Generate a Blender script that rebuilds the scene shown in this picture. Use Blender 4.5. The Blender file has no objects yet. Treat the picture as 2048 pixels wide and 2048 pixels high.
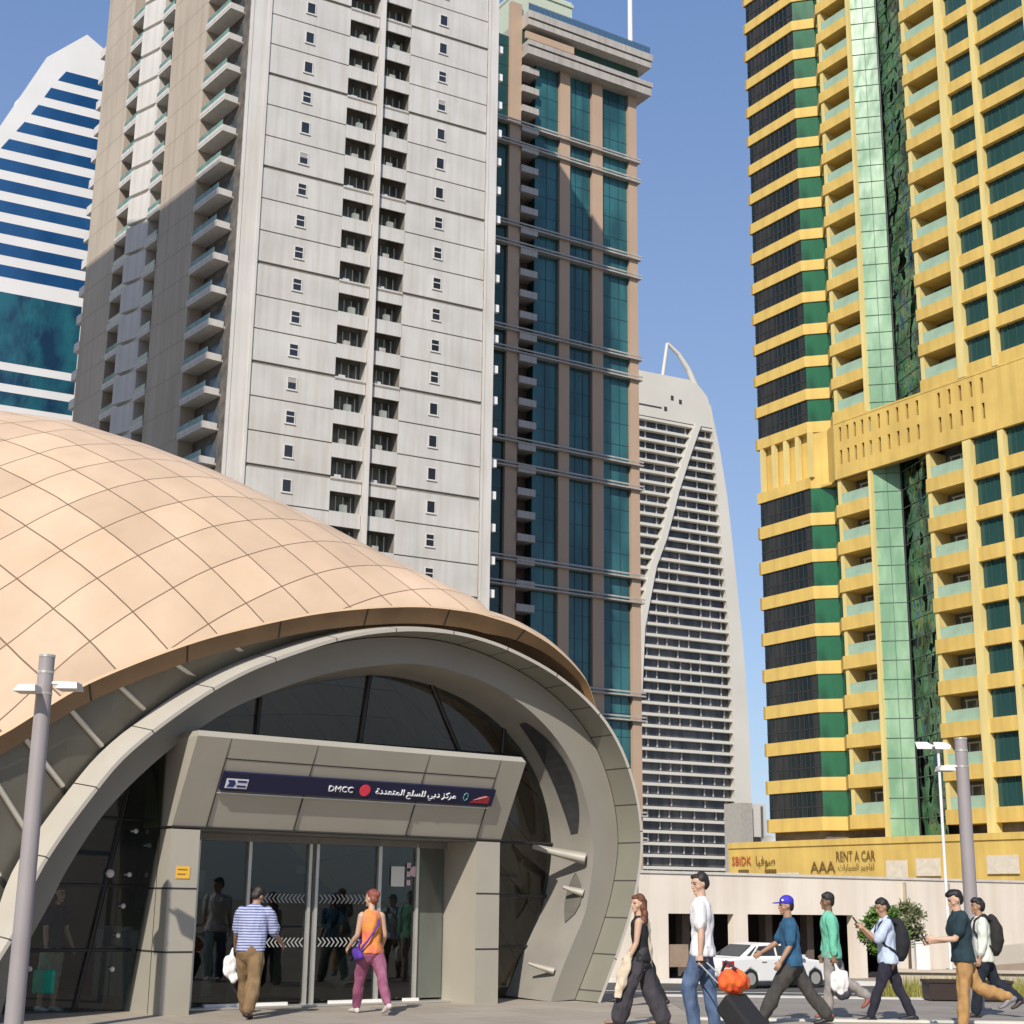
import bpy, math, random
from mathutils import Vector, Matrix, noise
random.seed(7)
R = math.radians
sc = bpy.context.scene
COL = sc.collection
# ------------------------------------------------------------------ camera data (site survey frame: camera at origin, +Y forward)
FOC, TH, RO, EYE = 3000.0, math.atan(.26), .0130, 1.5
_R0 = Vector((1, 0, 0)); _U0 = Vector((0, -math.sin(TH), math.cos(TH))); _F = Vector((0, math.cos(TH), math.sin(TH)))
_Rt = _R0*math.cos(RO)+_U0*math.sin(RO); _Up = -_R0*math.sin(RO)+_U0*math.cos(RO)
# ------------------------------------------------------------------ node materials
MATS = {}
def mat(name, col, rough=.6, metal=0., var=.08, scale=3., bump=0., bscale=20., spec=.5, coords='Object', stretch=None, col2=None, fac=None, emit=None, streak=0.):
    if name in MATS: return MATS[name]
    m = bpy.data.materials.new(name); m.use_nodes = True; nt = m.node_tree; N = nt.nodes; L = nt.links
    b = N['Principled BSDF']; b.inputs['Roughness'].default_value = rough; b.inputs['Metallic'].default_value = metal
    b.inputs['Specular IOR Level'].default_value = spec
    tc = N.new('ShaderNodeTexCoord'); src = tc.outputs[coords]
    if stretch:
        mp = N.new('ShaderNodeMapping'); mp.inputs['Scale'].default_value = stretch; L.new(src, mp.inputs[0]); src = mp.outputs[0]
    if var or col2:
        n = N.new('ShaderNodeTexNoise'); n.inputs['Scale'].default_value = scale; n.inputs['Detail'].default_value = 6; L.new(src, n.inputs['Vector'])
        rp = N.new('ShaderNodeValToRGB'); e = rp.color_ramp.elements
        c2 = col2 or tuple(min(1, c*(1+var)) for c in col); c1 = col if col2 else tuple(c*(1-var) for c in col)
        e[0].position = .35 if not fac else fac[0]; e[1].position = .65 if not fac else fac[1]
        e[0].color = (*c1, 1); e[1].color = (*c2, 1)
        L.new(n.outputs['Fac'], rp.inputs[0]); L.new(rp.outputs[0], b.inputs['Base Color'])
        if streak:      # rain and dust runs down the face
            mp2 = N.new('ShaderNodeMapping'); mp2.inputs['Scale'].default_value = (1.1, 1.1, .07); L.new(tc.outputs['Object'], mp2.inputs[0])
            n4 = N.new('ShaderNodeTexNoise'); n4.inputs['Scale'].default_value = 1.4; n4.inputs['Detail'].default_value = 6; L.new(mp2.outputs[0], n4.inputs['Vector'])
            r4_ = N.new('ShaderNodeValToRGB'); r4_.color_ramp.elements[0].position = .32; r4_.color_ramp.elements[1].position = .58
            q_ = 1-streak; r4_.color_ramp.elements[0].color = (q_, q_*.97, q_*.93, 1); r4_.color_ramp.elements[1].color = (1, 1, 1, 1)
            mm = N.new('ShaderNodeMix'); mm.data_type = 'RGBA'; mm.blend_type = 'MULTIPLY'; mm.inputs[0].default_value = 1
            L.new(n4.outputs['Fac'], r4_.inputs[0]); L.new(rp.outputs[0], mm.inputs[6]); L.new(r4_.outputs[0], mm.inputs[7]); L.new(mm.outputs[2], b.inputs['Base Color'])
    else: b.inputs['Base Color'].default_value = (*col, 1)
    if bump:
        n2 = N.new('ShaderNodeTexNoise'); n2.inputs['Scale'].default_value = bscale; n2.inputs['Detail'].default_value = 4; L.new(src, n2.inputs['Vector'])
        bp = N.new('ShaderNodeBump'); bp.inputs['Strength'].default_value = bump; bp.inputs['Distance'].default_value = .05
        L.new(n2.outputs['Fac'], bp.inputs['Height']); L.new(bp.outputs[0], b.inputs['Normal'])
    if emit:
        b.inputs['Emission Color'].default_value = (*emit, 1); b.inputs['Emission Strength'].default_value = .6
    MATS[name] = m; return m
def panel_mat(name, col, su, sv, off=0., mortar=.02, mcol=(.05, .045, .04), rough=.45, metal=0., var=.05, bump=.3, dirt=None):
    """cladding panels: UV in metres, joints as thin dark gaps"""
    m = bpy.data.materials.new(name); m.use_nodes = True; nt = m.node_tree; N = nt.nodes; L = nt.links
    b = N['Principled BSDF']; b.inputs['Roughness'].default_value = rough; b.inputs['Metallic'].default_value = metal
    uv = N.new('ShaderNodeUVMap'); br = N.new('ShaderNodeTexBrick'); L.new(uv.outputs[0], br.inputs['Vector'])
    br.inputs['Scale'].default_value = 1; br.inputs['Brick Width'].default_value = su; br.inputs['Row Height'].default_value = sv
    br.inputs['Mortar Size'].default_value = mortar; br.inputs['Mortar Smooth'].default_value = .3; br.offset = off; br.inputs['Bias'].default_value = 0
    br.inputs['Color1'].default_value = (*[c*(1-var) for c in col], 1); br.inputs['Color2'].default_value = (*[min(1, c*(1+var)) for c in col], 1)
    br.inputs['Mortar'].default_value = (*mcol, 1)
    n = N.new('ShaderNodeTexNoise'); n.inputs['Scale'].default_value = .9; n.inputs['Detail'].default_value = 8; L.new(uv.outputs[0], n.inputs['Vector'])
    rp = N.new('ShaderNodeValToRGB'); rp.color_ramp.elements[0].position = .3; rp.color_ramp.elements[1].position = .7
    rp.color_ramp.elements[0].color = (.86, .85, .83, 1); rp.color_ramp.elements[1].color = (1, 1, 1, 1)
    L.new(n.outputs['Fac'], rp.inputs[0])
    mx = N.new('ShaderNodeMix'); mx.data_type = 'RGBA'; mx.blend_type = 'MULTIPLY'; mx.inputs[0].default_value = 1
    L.new(br.outputs['Color'], mx.inputs[6]); L.new(rp.outputs[0], mx.inputs[7]); L.new(mx.outputs[2], b.inputs['Base Color'])
    if bump:
        bp = N.new('ShaderNodeBump'); bp.inputs['Strength'].default_value = bump; bp.inputs['Distance'].default_value = .02; bp.invert = True
        L.new(br.outputs['Fac'], bp.inputs['Height']); L.new(bp.outputs[0], b.inputs['Normal'])
        if dirt:
            n3 = N.new('ShaderNodeTexNoise'); n3.inputs['Scale'].default_value = dirt; n3.inputs['Detail'].default_value = 2; L.new(uv.outputs[0], n3.inputs['Vector'])
            b2 = N.new('ShaderNodeBump'); b2.inputs['Strength'].default_value = .3; b2.inputs['Distance'].default_value = .08; L.new(n3.outputs['Fac'], b2.inputs['Height']); L.new(b2.outputs[0], bp.inputs['Normal'])
            n.inputs['Scale'].default_value = 1.6; rp.color_ramp.elements[0].color = (.86, .84, .81, 1)
    MATS[name] = m; return m
def glass_wall(name, col, rough=.05, bump=.02, bscale=.35, stretch=(1, 1, .35), col2=None, scale=.15, spec=.5, ior=1.5, metal=0.):
    """opaque tinted curtain-wall glass: dark body, mirror coat, slightly wavy panes"""
    m = bpy.data.materials.new(name); m.use_nodes = True; nt = m.node_tree; N = nt.nodes; L = nt.links
    b = N['Principled BSDF']; b.inputs['Roughness'].default_value = rough; b.inputs['IOR'].default_value = ior; b.inputs['Specular IOR Level'].default_value = spec
    b.inputs['Metallic'].default_value = metal
    tc = N.new('ShaderNodeTexCoord'); mp = N.new('ShaderNodeMapping'); mp.inputs['Scale'].default_value = stretch; L.new(tc.outputs['Object'], mp.inputs[0])
    n = N.new('ShaderNodeTexNoise'); n.inputs['Scale'].default_value = scale; n.inputs['Detail'].default_value = 5; L.new(mp.outputs[0], n.inputs['Vector'])
    rp = N.new('ShaderNodeValToRGB'); rp.color_ramp.elements[0].position = .4; rp.color_ramp.elements[1].position = .6
    rp.color_ramp.elements[0].color = (*col, 1); rp.color_ramp.elements[1].color = (*(col2 or [c*1.5 for c in col]), 1)
    L.new(n.outputs['Fac'], rp.inputs[0]); L.new(rp.outputs[0], b.inputs['Base Color'])
    n2 = N.new('ShaderNodeTexNoise'); n2.inputs['Scale'].default_value = bscale; n2.inputs['Detail'].default_value = 2; L.new(mp.outputs[0], n2.inputs['Vector'])
    bp = N.new('ShaderNodeBump'); bp.inputs['Strength'].default_value = 1.; bp.inputs['Distance'].default_value = bump
    L.new(n2.outputs['Fac'], bp.inputs['Height']); L.new(bp.outputs[0], b.inputs['Normal'])
    MATS[name] = m; return m
def clear_glass(name, tint=(.55, .62, .6), refl=1.):
    m = bpy.data.materials.new(name); m.use_nodes = True; nt = m.node_tree; N = nt.nodes; L = nt.links
    N.remove(N['Principled BSDF']); out = N['Material Output']
    t = N.new('ShaderNodeBsdfTransparent'); t.inputs[0].default_value = (*tint, 1)
    g = N.new('ShaderNodeBsdfGlossy'); g.inputs['Roughness'].default_value = .01; g.inputs[0].default_value = (refl, refl, refl, 1)
    fr = N.new('ShaderNodeFresnel'); fr.inputs[0].default_value = 1.5; mx = N.new('ShaderNodeMixShader')
    L.new(fr.outputs[0], mx.inputs[0]); L.new(t.outputs[0], mx.inputs[1]); L.new(g.outputs[0], mx.inputs[2]); L.new(mx.outputs[0], out.inputs[0])
    MATS[name] = m; return m
# ------------------------------------------------------------------ mesh builder
class MB:
    def __init__(s): s.v = []; s.f = []; s.m = []; s.uv = {}; s.sm = []
    def add(s, vs, fs, mi=0, smooth=False):
        o = len(s.v); s.v += [tuple(v) for v in vs]
        for f in fs: s.f.append(tuple(i+o for i in f)); s.m.append(mi); s.sm.append(smooth)
        return o
    def box(s, x0, x1, y0, y1, z0, z1, mi=0):
        x0, x1 = min(x0, x1), max(x0, x1); y0, y1 = min(y0, y1), max(y0, y1); z0, z1 = min(z0, z1), max(z0, z1)
        v = [(x, y, z) for z in (z0, z1) for y in (y0, y1) for x in (x0, x1)]
        s.add(v, [(0, 2, 3, 1), (4, 5, 7, 6), (0, 1, 5, 4), (2, 6, 7, 3), (0, 4, 6, 2), (1, 3, 7, 5)], mi); return s
    def quad(s, a, b, c, d, mi=0): s.add([a, b, c, d], [(0, 1, 2, 3)], mi); return s
    def prism(s, poly, z0, z1, mi=0):           # poly: plan outline (x,y), CCW
        n = len(poly); v = [(x, y, z0) for x, y in poly]+[(x, y, z1) for x, y in poly]
        s.add(v, [tuple(range(n-1, -1, -1)), tuple(range(n, 2*n))]+[(i, (i+1) % n, n+(i+1) % n, n+i) for i in range(n)], mi); return s
    def slab(s, poly, y0, y1, mi=0):            # poly: elevation outline (x,z), extruded in y
        n = len(poly); v = [(x, y0, z) for x, z in poly]+[(x, y1, z) for x, z in poly]
        s.add(v, [tuple(range(n)), tuple(range(2*n-1, n-1, -1))]+[(i, n+i, n+(i+1) % n, (i+1) % n) for i in range(n)], mi); return s
    def tube(s, p0, p1, r0, r1=None, n=10, mi=0, caps=True, ratio=1., side=None):
        p0, p1 = Vector(p0), Vector(p1); r1 = r0 if r1 is None else r1; d = (p1-p0)
        if d.length < 1e-6: return s
        d.normalize(); a = Vector(side) if side else (Vector((0, 0, 1)) if abs(d.z) < .9 else Vector((1, 0, 0)))
        a = (a-d*a.dot(d)).normalized(); b = d.cross(a); v = []
        for p, r in ((p0, r0), (p1, r1)):
            for i in range(n):
                t = 2*math.pi*i/n; v.append(p+a*math.cos(t)*r+b*math.sin(t)*r*ratio)
        fs = [(i, (i+1) % n, n+(i+1) % n, n+i) for i in range(n)]
        s.add(v, fs, mi, True)
        if caps: s.add(v, [tuple(range(n-1, -1, -1)), tuple(range(n, 2*n))], mi)
        return s
    def ball(s, c, r, mi=0, nu=12, nv=8, sx=1, sy=1, sz=1):
        v = [(c[0], c[1], c[2]-r*sz)]
        for j in range(1, nv):
            p = -math.pi/2+math.pi*j/nv
            for i in range(nu): t = 2*math.pi*i/nu; v.append((c[0]+r*sx*math.cos(p)*math.cos(t), c[1]+r*sy*math.cos(p)*math.sin(t), c[2]+r*sz*math.sin(p)))
        v.append((c[0], c[1], c[2]+r*sz)); f = []
        for i in range(nu): f.append((0, 1+(i+1) % nu, 1+i)); f.append((len(v)-1, 1+(nv-2)*nu+i, 1+(nv-2)*nu+(i+1) % nu))
        for j in range(nv-2):
            for i in range(nu): a = 1+j*nu; f.append((a+i, a+(i+1) % nu, a+nu+(i+1) % nu, a+nu+i))
        s.add(v, f, mi, True); return s
    def loft(s, secs, side=(0, 1, 0), n=14, mi=0, smooth=True, flat=False):
        """secs: (centre, half-width along side, half-depth); closed with domed ends"""
        cs = [Vector(c) for c, a, b in secs]; sd = Vector(side); rings = []
        for i, (c, a, b) in enumerate(secs):
            c = Vector(c); t = (cs[min(i+1, len(cs)-1)]-cs[max(i-1, 0)]).normalized()
            u = (sd-t*sd.dot(t)).normalized(); w = t.cross(u); rings.append((c, u, w, a, b, t))
        if not flat: c, u, w, a, b, t = rings[0]; k = min(a, b); rings.insert(0, (c-t*k*.7, u, w, a*.6, b*.6, t)); rings.insert(0, (c-t*k*.98, u, w, a*.15, b*.15, t))
        if not flat: c, u, w, a, b, t = rings[-1]; k = min(a, b); rings.append((c+t*k*.7, u, w, a*.6, b*.6, t)); rings.append((c+t*k*.98, u, w, a*.15, b*.15, t))
        v = [c+u*a*math.cos(2*math.pi*i/n)+w*b*math.sin(2*math.pi*i/n) for c, u, w, a, b, t in rings for i in range(n)]
        m = len(rings); f = [(j*n+i, j*n+(i+1) % n, (j+1)*n+(i+1) % n, (j+1)*n+i) for j in range(m-1) for i in range(n)]
        f += [tuple(range(n-1, -1, -1)), tuple(range((m-1)*n, m*n))]
        s.add(v, f, mi, smooth); return s
    def build(s, name, mats, parent=None, smooth=None, loc=None, uvs=None):
        me = bpy.data.meshes.new(name); me.from_pydata(s.v, [], s.f)
        for m in (mats if isinstance(mats, (list, tuple)) else [mats]): me.materials.append(m)
        me.polygons.foreach_set('material_index', s.m)
        me.polygons.foreach_set('use_smooth', [smooth if smooth is not None else q for q in s.sm])
        if uvs:
            l = me.uv_layers.new(name='UVMap')
            for p in me.polygons:
                for li in p.loop_indices: l.data[li].uv = uvs[me.loops[li].vertex_index]
        me.update(); o = bpy.data.objects.new(name, me); COL.objects.link(o)
        if parent: o.parent = parent
        if loc: o.location = loc
        return o
def tag(o, label=None, cat=None, group=None, kind=None):
    if label: o['label'] = label
    if cat: o['category'] = cat
    if group: o['group'] = group
    if kind: o['kind'] = kind
    return o
def root(name, x, y, z, az, label, cat, group=None):
    """an Empty whose local +X runs along compass azimuth az (0 = away from camera)"""
    o = bpy.data.objects.new(name, None); COL.objects.link(o); o.location = (x, y, z); o.rotation_euler = (0, 0, R(90-az))
    return tag(o, label, cat, group)
def rep(src, parent, loc, kids=True):
    c = src.copy(); COL.objects.link(c); c.parent = parent; c.location = loc
    if kids:
        for ch in list(src.children):
            k = ch.copy(); COL.objects.link(k); k.parent = c
    return c
def srf(z):  # street level
    return z
def curve_text(txt, size, extrude=.01, align='CENTER', shear=0, bold=0.):
    cu = bpy.data.curves.new('t', 'FONT'); cu.body = txt; cu.size = size; cu.extrude = extrude; cu.align_x = align; cu.offset = bold; cu.shear = shear; cu.resolution_u = 2
    ob = bpy.data.objects.new('t', cu); COL.objects.link(ob); dg = bpy.context.evaluated_depsgraph_get(); dg.update()
    me = bpy.data.meshes.new_from_object(ob.evaluated_get(dg)); bpy.data.objects.remove(ob); bpy.data.curves.remove(cu)
    return me
def text_part(name, txt, size, m, parent, loc, rot=(R(90), 0, 0), width=None, **k):
    me = curve_text(txt, size, **k); me.materials.clear(); me.materials.append(m)
    if width and len(me.vertices):
        xs = [v.co.x for v in me.vertices]; w = max(xs)-min(xs)
        if w > 0:
            q = width/w; cx = (max(xs)+min(xs))/2
            for v in me.vertices: v.co.x = (v.co.x-cx)*q
    o = bpy.data.objects.new(name, me); COL.objects.link(o); o.parent = parent; o.location = loc; o.rotation_euler = rot
    return o
ARF = {'ا': (0xFE8D, 0), 'ب': (0xFE8F, 1), 'ة': (0xFE93, 0), 'ت': (0xFE95, 1), 'د': (0xFEA9, 0), 'ر': (0xFEAD, 0), 'ز': (0xFEAF, 0), 'س': (0xFEB1, 1), 'ص': (0xFEB9, 1), 'ع': (0xFEC9, 1),
       'ف': (0xFED1, 1), 'ك': (0xFED9, 1), 'ل': (0xFEDD, 1), 'م': (0xFEE1, 1), 'ي': (0xFEF1, 1), 'و': (0xFEED, 0), 'ن': (0xFEE5, 1), 'ج': (0xFE9D, 1)}
def arabic(s):
    """joined presentation forms, in visual order"""
    out = []
    for w in s.split(' '):
        r = []
        for i, ch in enumerate(w):
            b, dual = ARF[ch]; prev = i > 0 and ARF[w[i-1]][1]; nxt = dual and i < len(w)-1
            r.append(chr(b+(3 if prev and nxt else 2 if nxt else 1 if prev else 0)))
        out.append(''.join(reversed(r)))
    return ' '.join(reversed(out))
def lerp_list(pts, x):
    if x <= pts[0][0]: return pts[0][1:]
    for a, b in zip(pts, pts[1:]):
        if x <= b[0]:
            t = (x-a[0])/(b[0]-a[0]); return tuple(p+(q-p)*t for p, q in zip(a[1:], b[1:]))
    return pts[-1][1:]
def catmull(pts, n):
    pts = [Vector((*p, 0)) if len(p) == 2 else Vector(p) for p in pts]; out = []
    P = [pts[0]*2-pts[1]]+pts+[pts[-1]*2-pts[-2]]
    for i in range(1, len(P)-2):
        for k in range(12):
            t = k/12; a, b, c, d = P[i-1], P[i], P[i+1], P[i+2]
            out.append(.5*((2*b)+(c-a)*t+(2*a-5*b+4*c-d)*t*t+(3*b-a-3*c+d)*t**3))
    out.append(pts[-1]); L = [0]
    for a, b in zip(out, out[1:]): L.append(L[-1]+(b-a).length)
    res = []; j = 0
    for i in range(n):
        s = L[-1]*i/(n-1)
        while j < len(L)-2 and L[j+1] < s: j += 1
        t = 0 if L[j+1] == L[j] else (s-L[j])/(L[j+1]-L[j]); res.append(out[j].lerp(out[j+1], min(1, max(0, t))))
    return res, L[-1]
# ------------------------------------------------------------------ survey helpers
def pix(px, py, y):
    a = (px-1024)/FOC; c = (1024-py)/FOC; r = _Rt*a+_Up*c+_F; s = y/r.y; return (r.x*s, y, EYE+r.z*s)
def gnd(px, py, z=0):
    a = (px-1024)/FOC; c = (1024-py)/FOC; r = _Rt*a+_Up*c+_F; s = (z-EYE)/r.z; return (r.x*s, r.y*s, z)
AX, AY = -4.529, 20.653
TL, TW = (math.sin(R(53)), math.cos(R(53))), (math.sin(R(143)), math.cos(R(143)))
def st_world(t, w): return (AX+TL[0]*t+TW[0]*w, AY+TL[1]*t+TW[1]*w)
def bev(o, w, seg=3): m = o.modifiers.new('b', 'BEVEL'); m.width = w; m.segments = seg; m.limit_method = 'ANGLE'; return o
M_white = mat('white_paint', (.8, .78, .74), .5, var=.03); M_steel = mat('brushed_steel', (.62, .6, .54), .35, metal=.6, var=.05)
# ================================================================== PEOPLE
def remesh(b, name, mats, parent, vox, smooth=5, disp=0., seed=0):
    o = b.build('tmp', mats, None); m = o.modifiers.new('r', 'REMESH'); m.mode = 'VOXEL'; m.voxel_size = vox; m.use_smooth_shade = True
    m = o.modifiers.new('s', 'SMOOTH'); m.factor = .5; m.iterations = smooth
    dg = bpy.context.evaluated_depsgraph_get(); dg.update(); me = bpy.data.meshes.new_from_object(o.evaluated_get(dg)); bpy.data.objects.remove(o)
    me.materials.clear()
    for q in (mats if isinstance(mats, list) else [mats]): me.materials.append(q)
    if disp:
        nr = [v.normal.copy() for v in me.vertices]; cs_ = [v.co.copy() for v in me.vertices]; new = []
        for i_, c0 in enumerate(cs_):
            n = noise.noise(Vector((c0.x*8+seed, c0.y*8, c0.z*4.5)))+.8*noise.noise(Vector((c0.x*16, c0.y*16+seed, c0.z*9)))
            new.extend(c0+nr[i_]*disp*n*1.5)
        me.vertices.foreach_set('co', new)
    me.polygons.foreach_set('use_smooth', [True]*len(me.polygons)); me.polygons.foreach_set('material_index', [0]*len(me.polygons))
    o2 = bpy.data.objects.new(name, me); COL.objects.link(o2); o2.parent = parent; return o2
SK = {'light': (.52, .33, .23), 'tan': (.36, .21, .13), 'brown': (.20, .11, .065)}
def person(px, py, y, az, H, label, skin='tan', legL=(20, 10), legR=(-18, 12), footL=0, footR=0, armL=(10, 6, 12), armR=(-10, 6, 12), lean=3, head=(0, 0), sex='m',
           top=None, trousers=None, shoes=(.05, .05, .05), hair=((.02, .015, .012), 'short'), fist=True, bulk=1., pos=None):
    """legs: (hip flexion, knee flexion); arms: (shoulder flexion, abduction, elbow flexion, inward)"""
    x0, y0 = pos if pos else gnd(px, py)[:2]
    rt = root('person', x0, y0, 0, az, label, 'person')
    s = H/1.76; V = Vector; wf = 1. if sex == 'm' else .88
    P = V((0, 0, .95*s)); L = R(lean); u = V((math.sin(L), 0, math.cos(L))); J = {}
    J['hipL'], J['hipR'] = P+V((0, .095*s*wf**.3, -.02*s)), P+V((0, -.095*s*wf**.3, -.02*s))
    low = 9
    for sd, (h, k), fp in (('L', legL, footL), ('R', legR, footR)):
        h, k = R(h), R(k); kn = J['hip'+sd]+V((math.sin(h), 0, -math.cos(h)))*.435*s; an = kn+V((math.sin(h-k), 0, -math.cos(h-k)))*.415*s
        an.y *= .8; f = R(fp); fd = V((math.cos(f), 0, math.sin(f))); up_ = V((-math.sin(f), 0, math.cos(f)))
        J['kn'+sd], J['an'+sd] = kn, an; J['heel'+sd] = an-fd*.05*s-up_*.045*s; J['ball'+sd] = an+fd*.12*s-up_*.05*s; J['toe'+sd] = an+fd*.185*s-up_*.055*s+V((0, 0, 0 if fp >= -5 else .01))
        low = min(low, J['heel'+sd].z-.03*s, J['toe'+sd].z-.025*s)
    dz = V((0, 0, -low)); P = P+dz
    for k_ in J: J[k_] = J[k_]+dz
    sh = P+u*.485*s; nk = P+u*.545*s
    hd = V((math.sin(L*.5+R(-head[1])*.0), 0, math.cos(L*.5))); hp, hy = R(head[1]), R(head[0])
    HC = nk+V((math.sin(L*.6+hp*.4), 0, math.cos(L*.6+hp*.4)))*.17*s
    HM = Matrix.Rotation(hy, 3, 'Z') @ Matrix.Rotation(hp, 3, 'Y')
    hpnt = lambda a, b_, c: HC+HM @ V((a*s, b_*s, c*s))
    for sd, sg, arm in (('L', 1, armL), ('R', -1, armR)):
        f, ab, e = arm[:3]; inw = arm[3] if len(arm) > 3 else 0; f, ab, e = R(f), R(ab), R(e); base = sh+V((0, sg*.18*s*wf*bulk, -.015*s)); f0 = f+L*.3
        d1 = V((math.sin(f0), sg*math.sin(ab), -math.cos(f0)*math.cos(ab))).normalized(); el = base+d1*.285*s
        d2 = V((math.sin(f0+e), sg*(math.sin(ab)-math.sin(R(inw))), -math.cos(f0+e))).normalized(); wr = el+d2*.25*s
        J['sh'+sd], J['el'+sd], J['wr'+sd], J['hd'+sd] = base, el, wr, d2
    def torso(b, e, z0=-.10, z1=.50, belly=1.):
        w = wf*bulk; prof = [(-.1, .155*wf**.2, .115), (0, .16*wf**.15, .115), (.1, .142*w, .103*belly), (.2, .14*w, .10*belly), (.32, .158*w, .112), (.42, .17*w, .108), (.47, .165*w, .09), (.505, .12*w, .07)]
        pr = [q for q in prof if z0 <= q[0] <= z1]; b.loft([(P+u*q[0]*s, q[1]*s+e, q[2]*s+e) for q in pr], n=18)
    def limb(b, pts, e=0): b.loft([(p_, r_*s+e, (rr[0] if rr else r_)*s+e) for p_, r_, *rr in pts], n=12)
    # --- body
    b = MB(); torso(b, 0)
    b.loft([(nk-u*.05*s, .062*s*wf, .062*s*wf), (HC-V((.005*s, 0, .075*s)), .053*s*wf, .056*s*wf)], n=12)
    def hb(c, r3, nu=14, nv=10):
        q = MB(); q.ball((0, 0, 0), 1, nu=nu, nv=nv, sx=r3[0]*s, sy=r3[1]*s, sz=r3[2]*s); b.add([hpnt(*c)+HM @ V(v) for v in q.v], q.f)
    hb((0, 0, .015), (.096, .077, .108)); hb((.03, 0, -.05), (.062, .054, .068)); hb((.082, 0, -.094), (.022, .026, .02)); hb((.1, 0, -.012), (.018, .012, .028)); hb((.108, 0, -.028), (.016, .017, .012)); hb((.094, 0, -.058), (.012, .024, .007)); hb((.094, 0, -.068), (.011, .02, .007)); hb((.088, 0, .025), (.012, .05, .008))
    for sg in (-1, 1): hb((-.002, sg*.078, -.01), (.018, .009, .032)); hb((.05, sg*.045, -.03), (.03, .022, .03))
    for sd, sg in (('L', 1), ('R', -1)):
        limb(b, [(J['sh'+sd], .058), (J['sh'+sd].lerp(J['el'+sd], .4), .05), (J['el'+sd], .037)]); limb(b, [(J['el'+sd], .038), (J['el'+sd].lerp(J['wr'+sd], .3), .04), (J['wr'+sd], .026)])
        limb(b, [(J['hip'+sd], .085), (J['hip'+sd].lerp(J['kn'+sd], .4), .078), (J['kn'+sd], .053)]); limb(b, [(J['kn'+sd], .053), (J['kn'+sd].lerp(J['an'+sd], .35), .057), (J['an'+sd], .036)])
        b.loft([(J['heel'+sd], .03*s, .035*s), (J['an'+sd]-V((0, 0, .02)), .034*s, .04*s), (J['ball'+sd], .042*s, .024*s), (J['toe'+sd], .035*s, .016*s)], n=10)
        # hand: palm, four curled fingers, thumb
        d = J['hd'+sd]; w = J['wr'+sd]; across = V((1, 0, 0))-d*d.x if abs(d.x) < .75 else V((0, 0, 1))-d*d.z
        across.normalize(); pn = d.cross(across)*(1 if sg > 0 else -1)      # across: towards thumb side; pn: palm normal (inward)
        if pn.y*sg > 0: pn = -pn
        b.loft([(w, .026*s, .018*s), (w+d*.045*s, .038*s, .014*s), (w+d*.085*s, .04*s, .013*s)], side=across, n=10)
        for i, (o_, ln) in enumerate(((.03, .07), (.01, .078), (-.01, .073), (-.029, .058))):
            a0 = w+d*.085*s+across*o_*s; c_ = .5 if fist else .22; a1 = a0+(d*(1-c_*.35)+pn*c_).normalized()*ln*.5*s; a2 = a1+(d*(1-c_*1.5)+pn*c_*1.5).normalized()*ln*.5*s
            b.tube(a0, a1, .0088*s, .008*s, n=6); b.ball(a1, .008*s, nu=6, nv=5); b.tube(a1, a2, .008*s, .0065*s, n=6)
        t0 = w+d*.025*s+across*.03*s; t1 = t0+(d*.75+across*.7+pn*.25).normalized()*.035*s; t2 = t1+(d*.9+pn*.45).normalized()*.03*s; b.tube(t0, t1, .012*s, .010*s, n=6); b.ball(t1, .01*s, nu=6, nv=5); b.tube(t1, t2, .0095*s, .0075*s, n=6)
    col = SK[skin]; ms = mat('skin_'+skin, col, .55, var=.05, scale=6); me_ = mat('eye_dark', (.02, .015, .012), .3, var=0); ml = mat('lips_'+skin, (col[0]*.9, col[1]*.55, col[2]*.55), .5, var=0)
    body = remesh(b, 'body', [ms, me_, ml, mat('hair_%d' % int(hair[0][0]*1000), hair[0], .6, var=.2, scale=40)], rt, .0085*s, 3)
    idx = [0]*len(body.data.polygons)
    for p_ in body.data.polygons:
        c = HM.transposed() @ (p_.center-HC)/s
        if c.length > .15 or c.x < .05: continue
        if abs(abs(c.y)-.03) < .013 and abs(c.z-.008) < .0065: idx[p_.index] = 1
        elif abs(abs(c.y)-.032) < .018 and abs(c.z-.029) < .0045: idx[p_.index] = 3
        elif abs(c.y) < .023 and abs(c.z+.063) < .009 and c.x > .08: idx[p_.index] = 2
    body.data.polygons.foreach_set('material_index', idx)
    # --- top
    if top:
        kind, m, e, slv = top['kind'], top['m'], top.get('e', .016), top.get('sleeve', .55); b = MB()
        torso(b, e, 0, .47 if kind == 'tank' else .5, top.get('belly', 1.))
        he = top.get('hem', -.06); ew = .165+(.03 if he < -.05 else 0); b.loft([(P+u*.06*s, .15*s+e, .108*s+e), (P+V((0, 0, he*s*.5)), ew*s+e*.8, .124*s+e*.8), (P+V((0, 0, he*s)), (ew+.004)*s+e*.8, .126*s+e*.8)], n=20, flat=True)
        if kind != 'tank':
            for sd in 'LR':
                if slv <= 1: limb(b, [(J['sh'+sd], .062), (J['sh'+sd].lerp(J['el'+sd], slv), .058)], e*.8)
                else: limb(b, [(J['sh'+sd], .062), (J['el'+sd], .046)], e*.8); limb(b, [(J['el'+sd], .046), (J['el'+sd].lerp(J['wr'+sd], slv-1), .036)], e*.8)
            b.loft([(nk-u*.075*s, .105*s*wf, .082*s), (nk-u*.03*s, .068*s*wf, .068*s)], n=14)
            if top.get('collar'): b.loft([(nk-u*.03*s, .066*s, .066*s), (nk+u*.005*s, .066*s, .064*s)], n=14)
        else:
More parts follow.
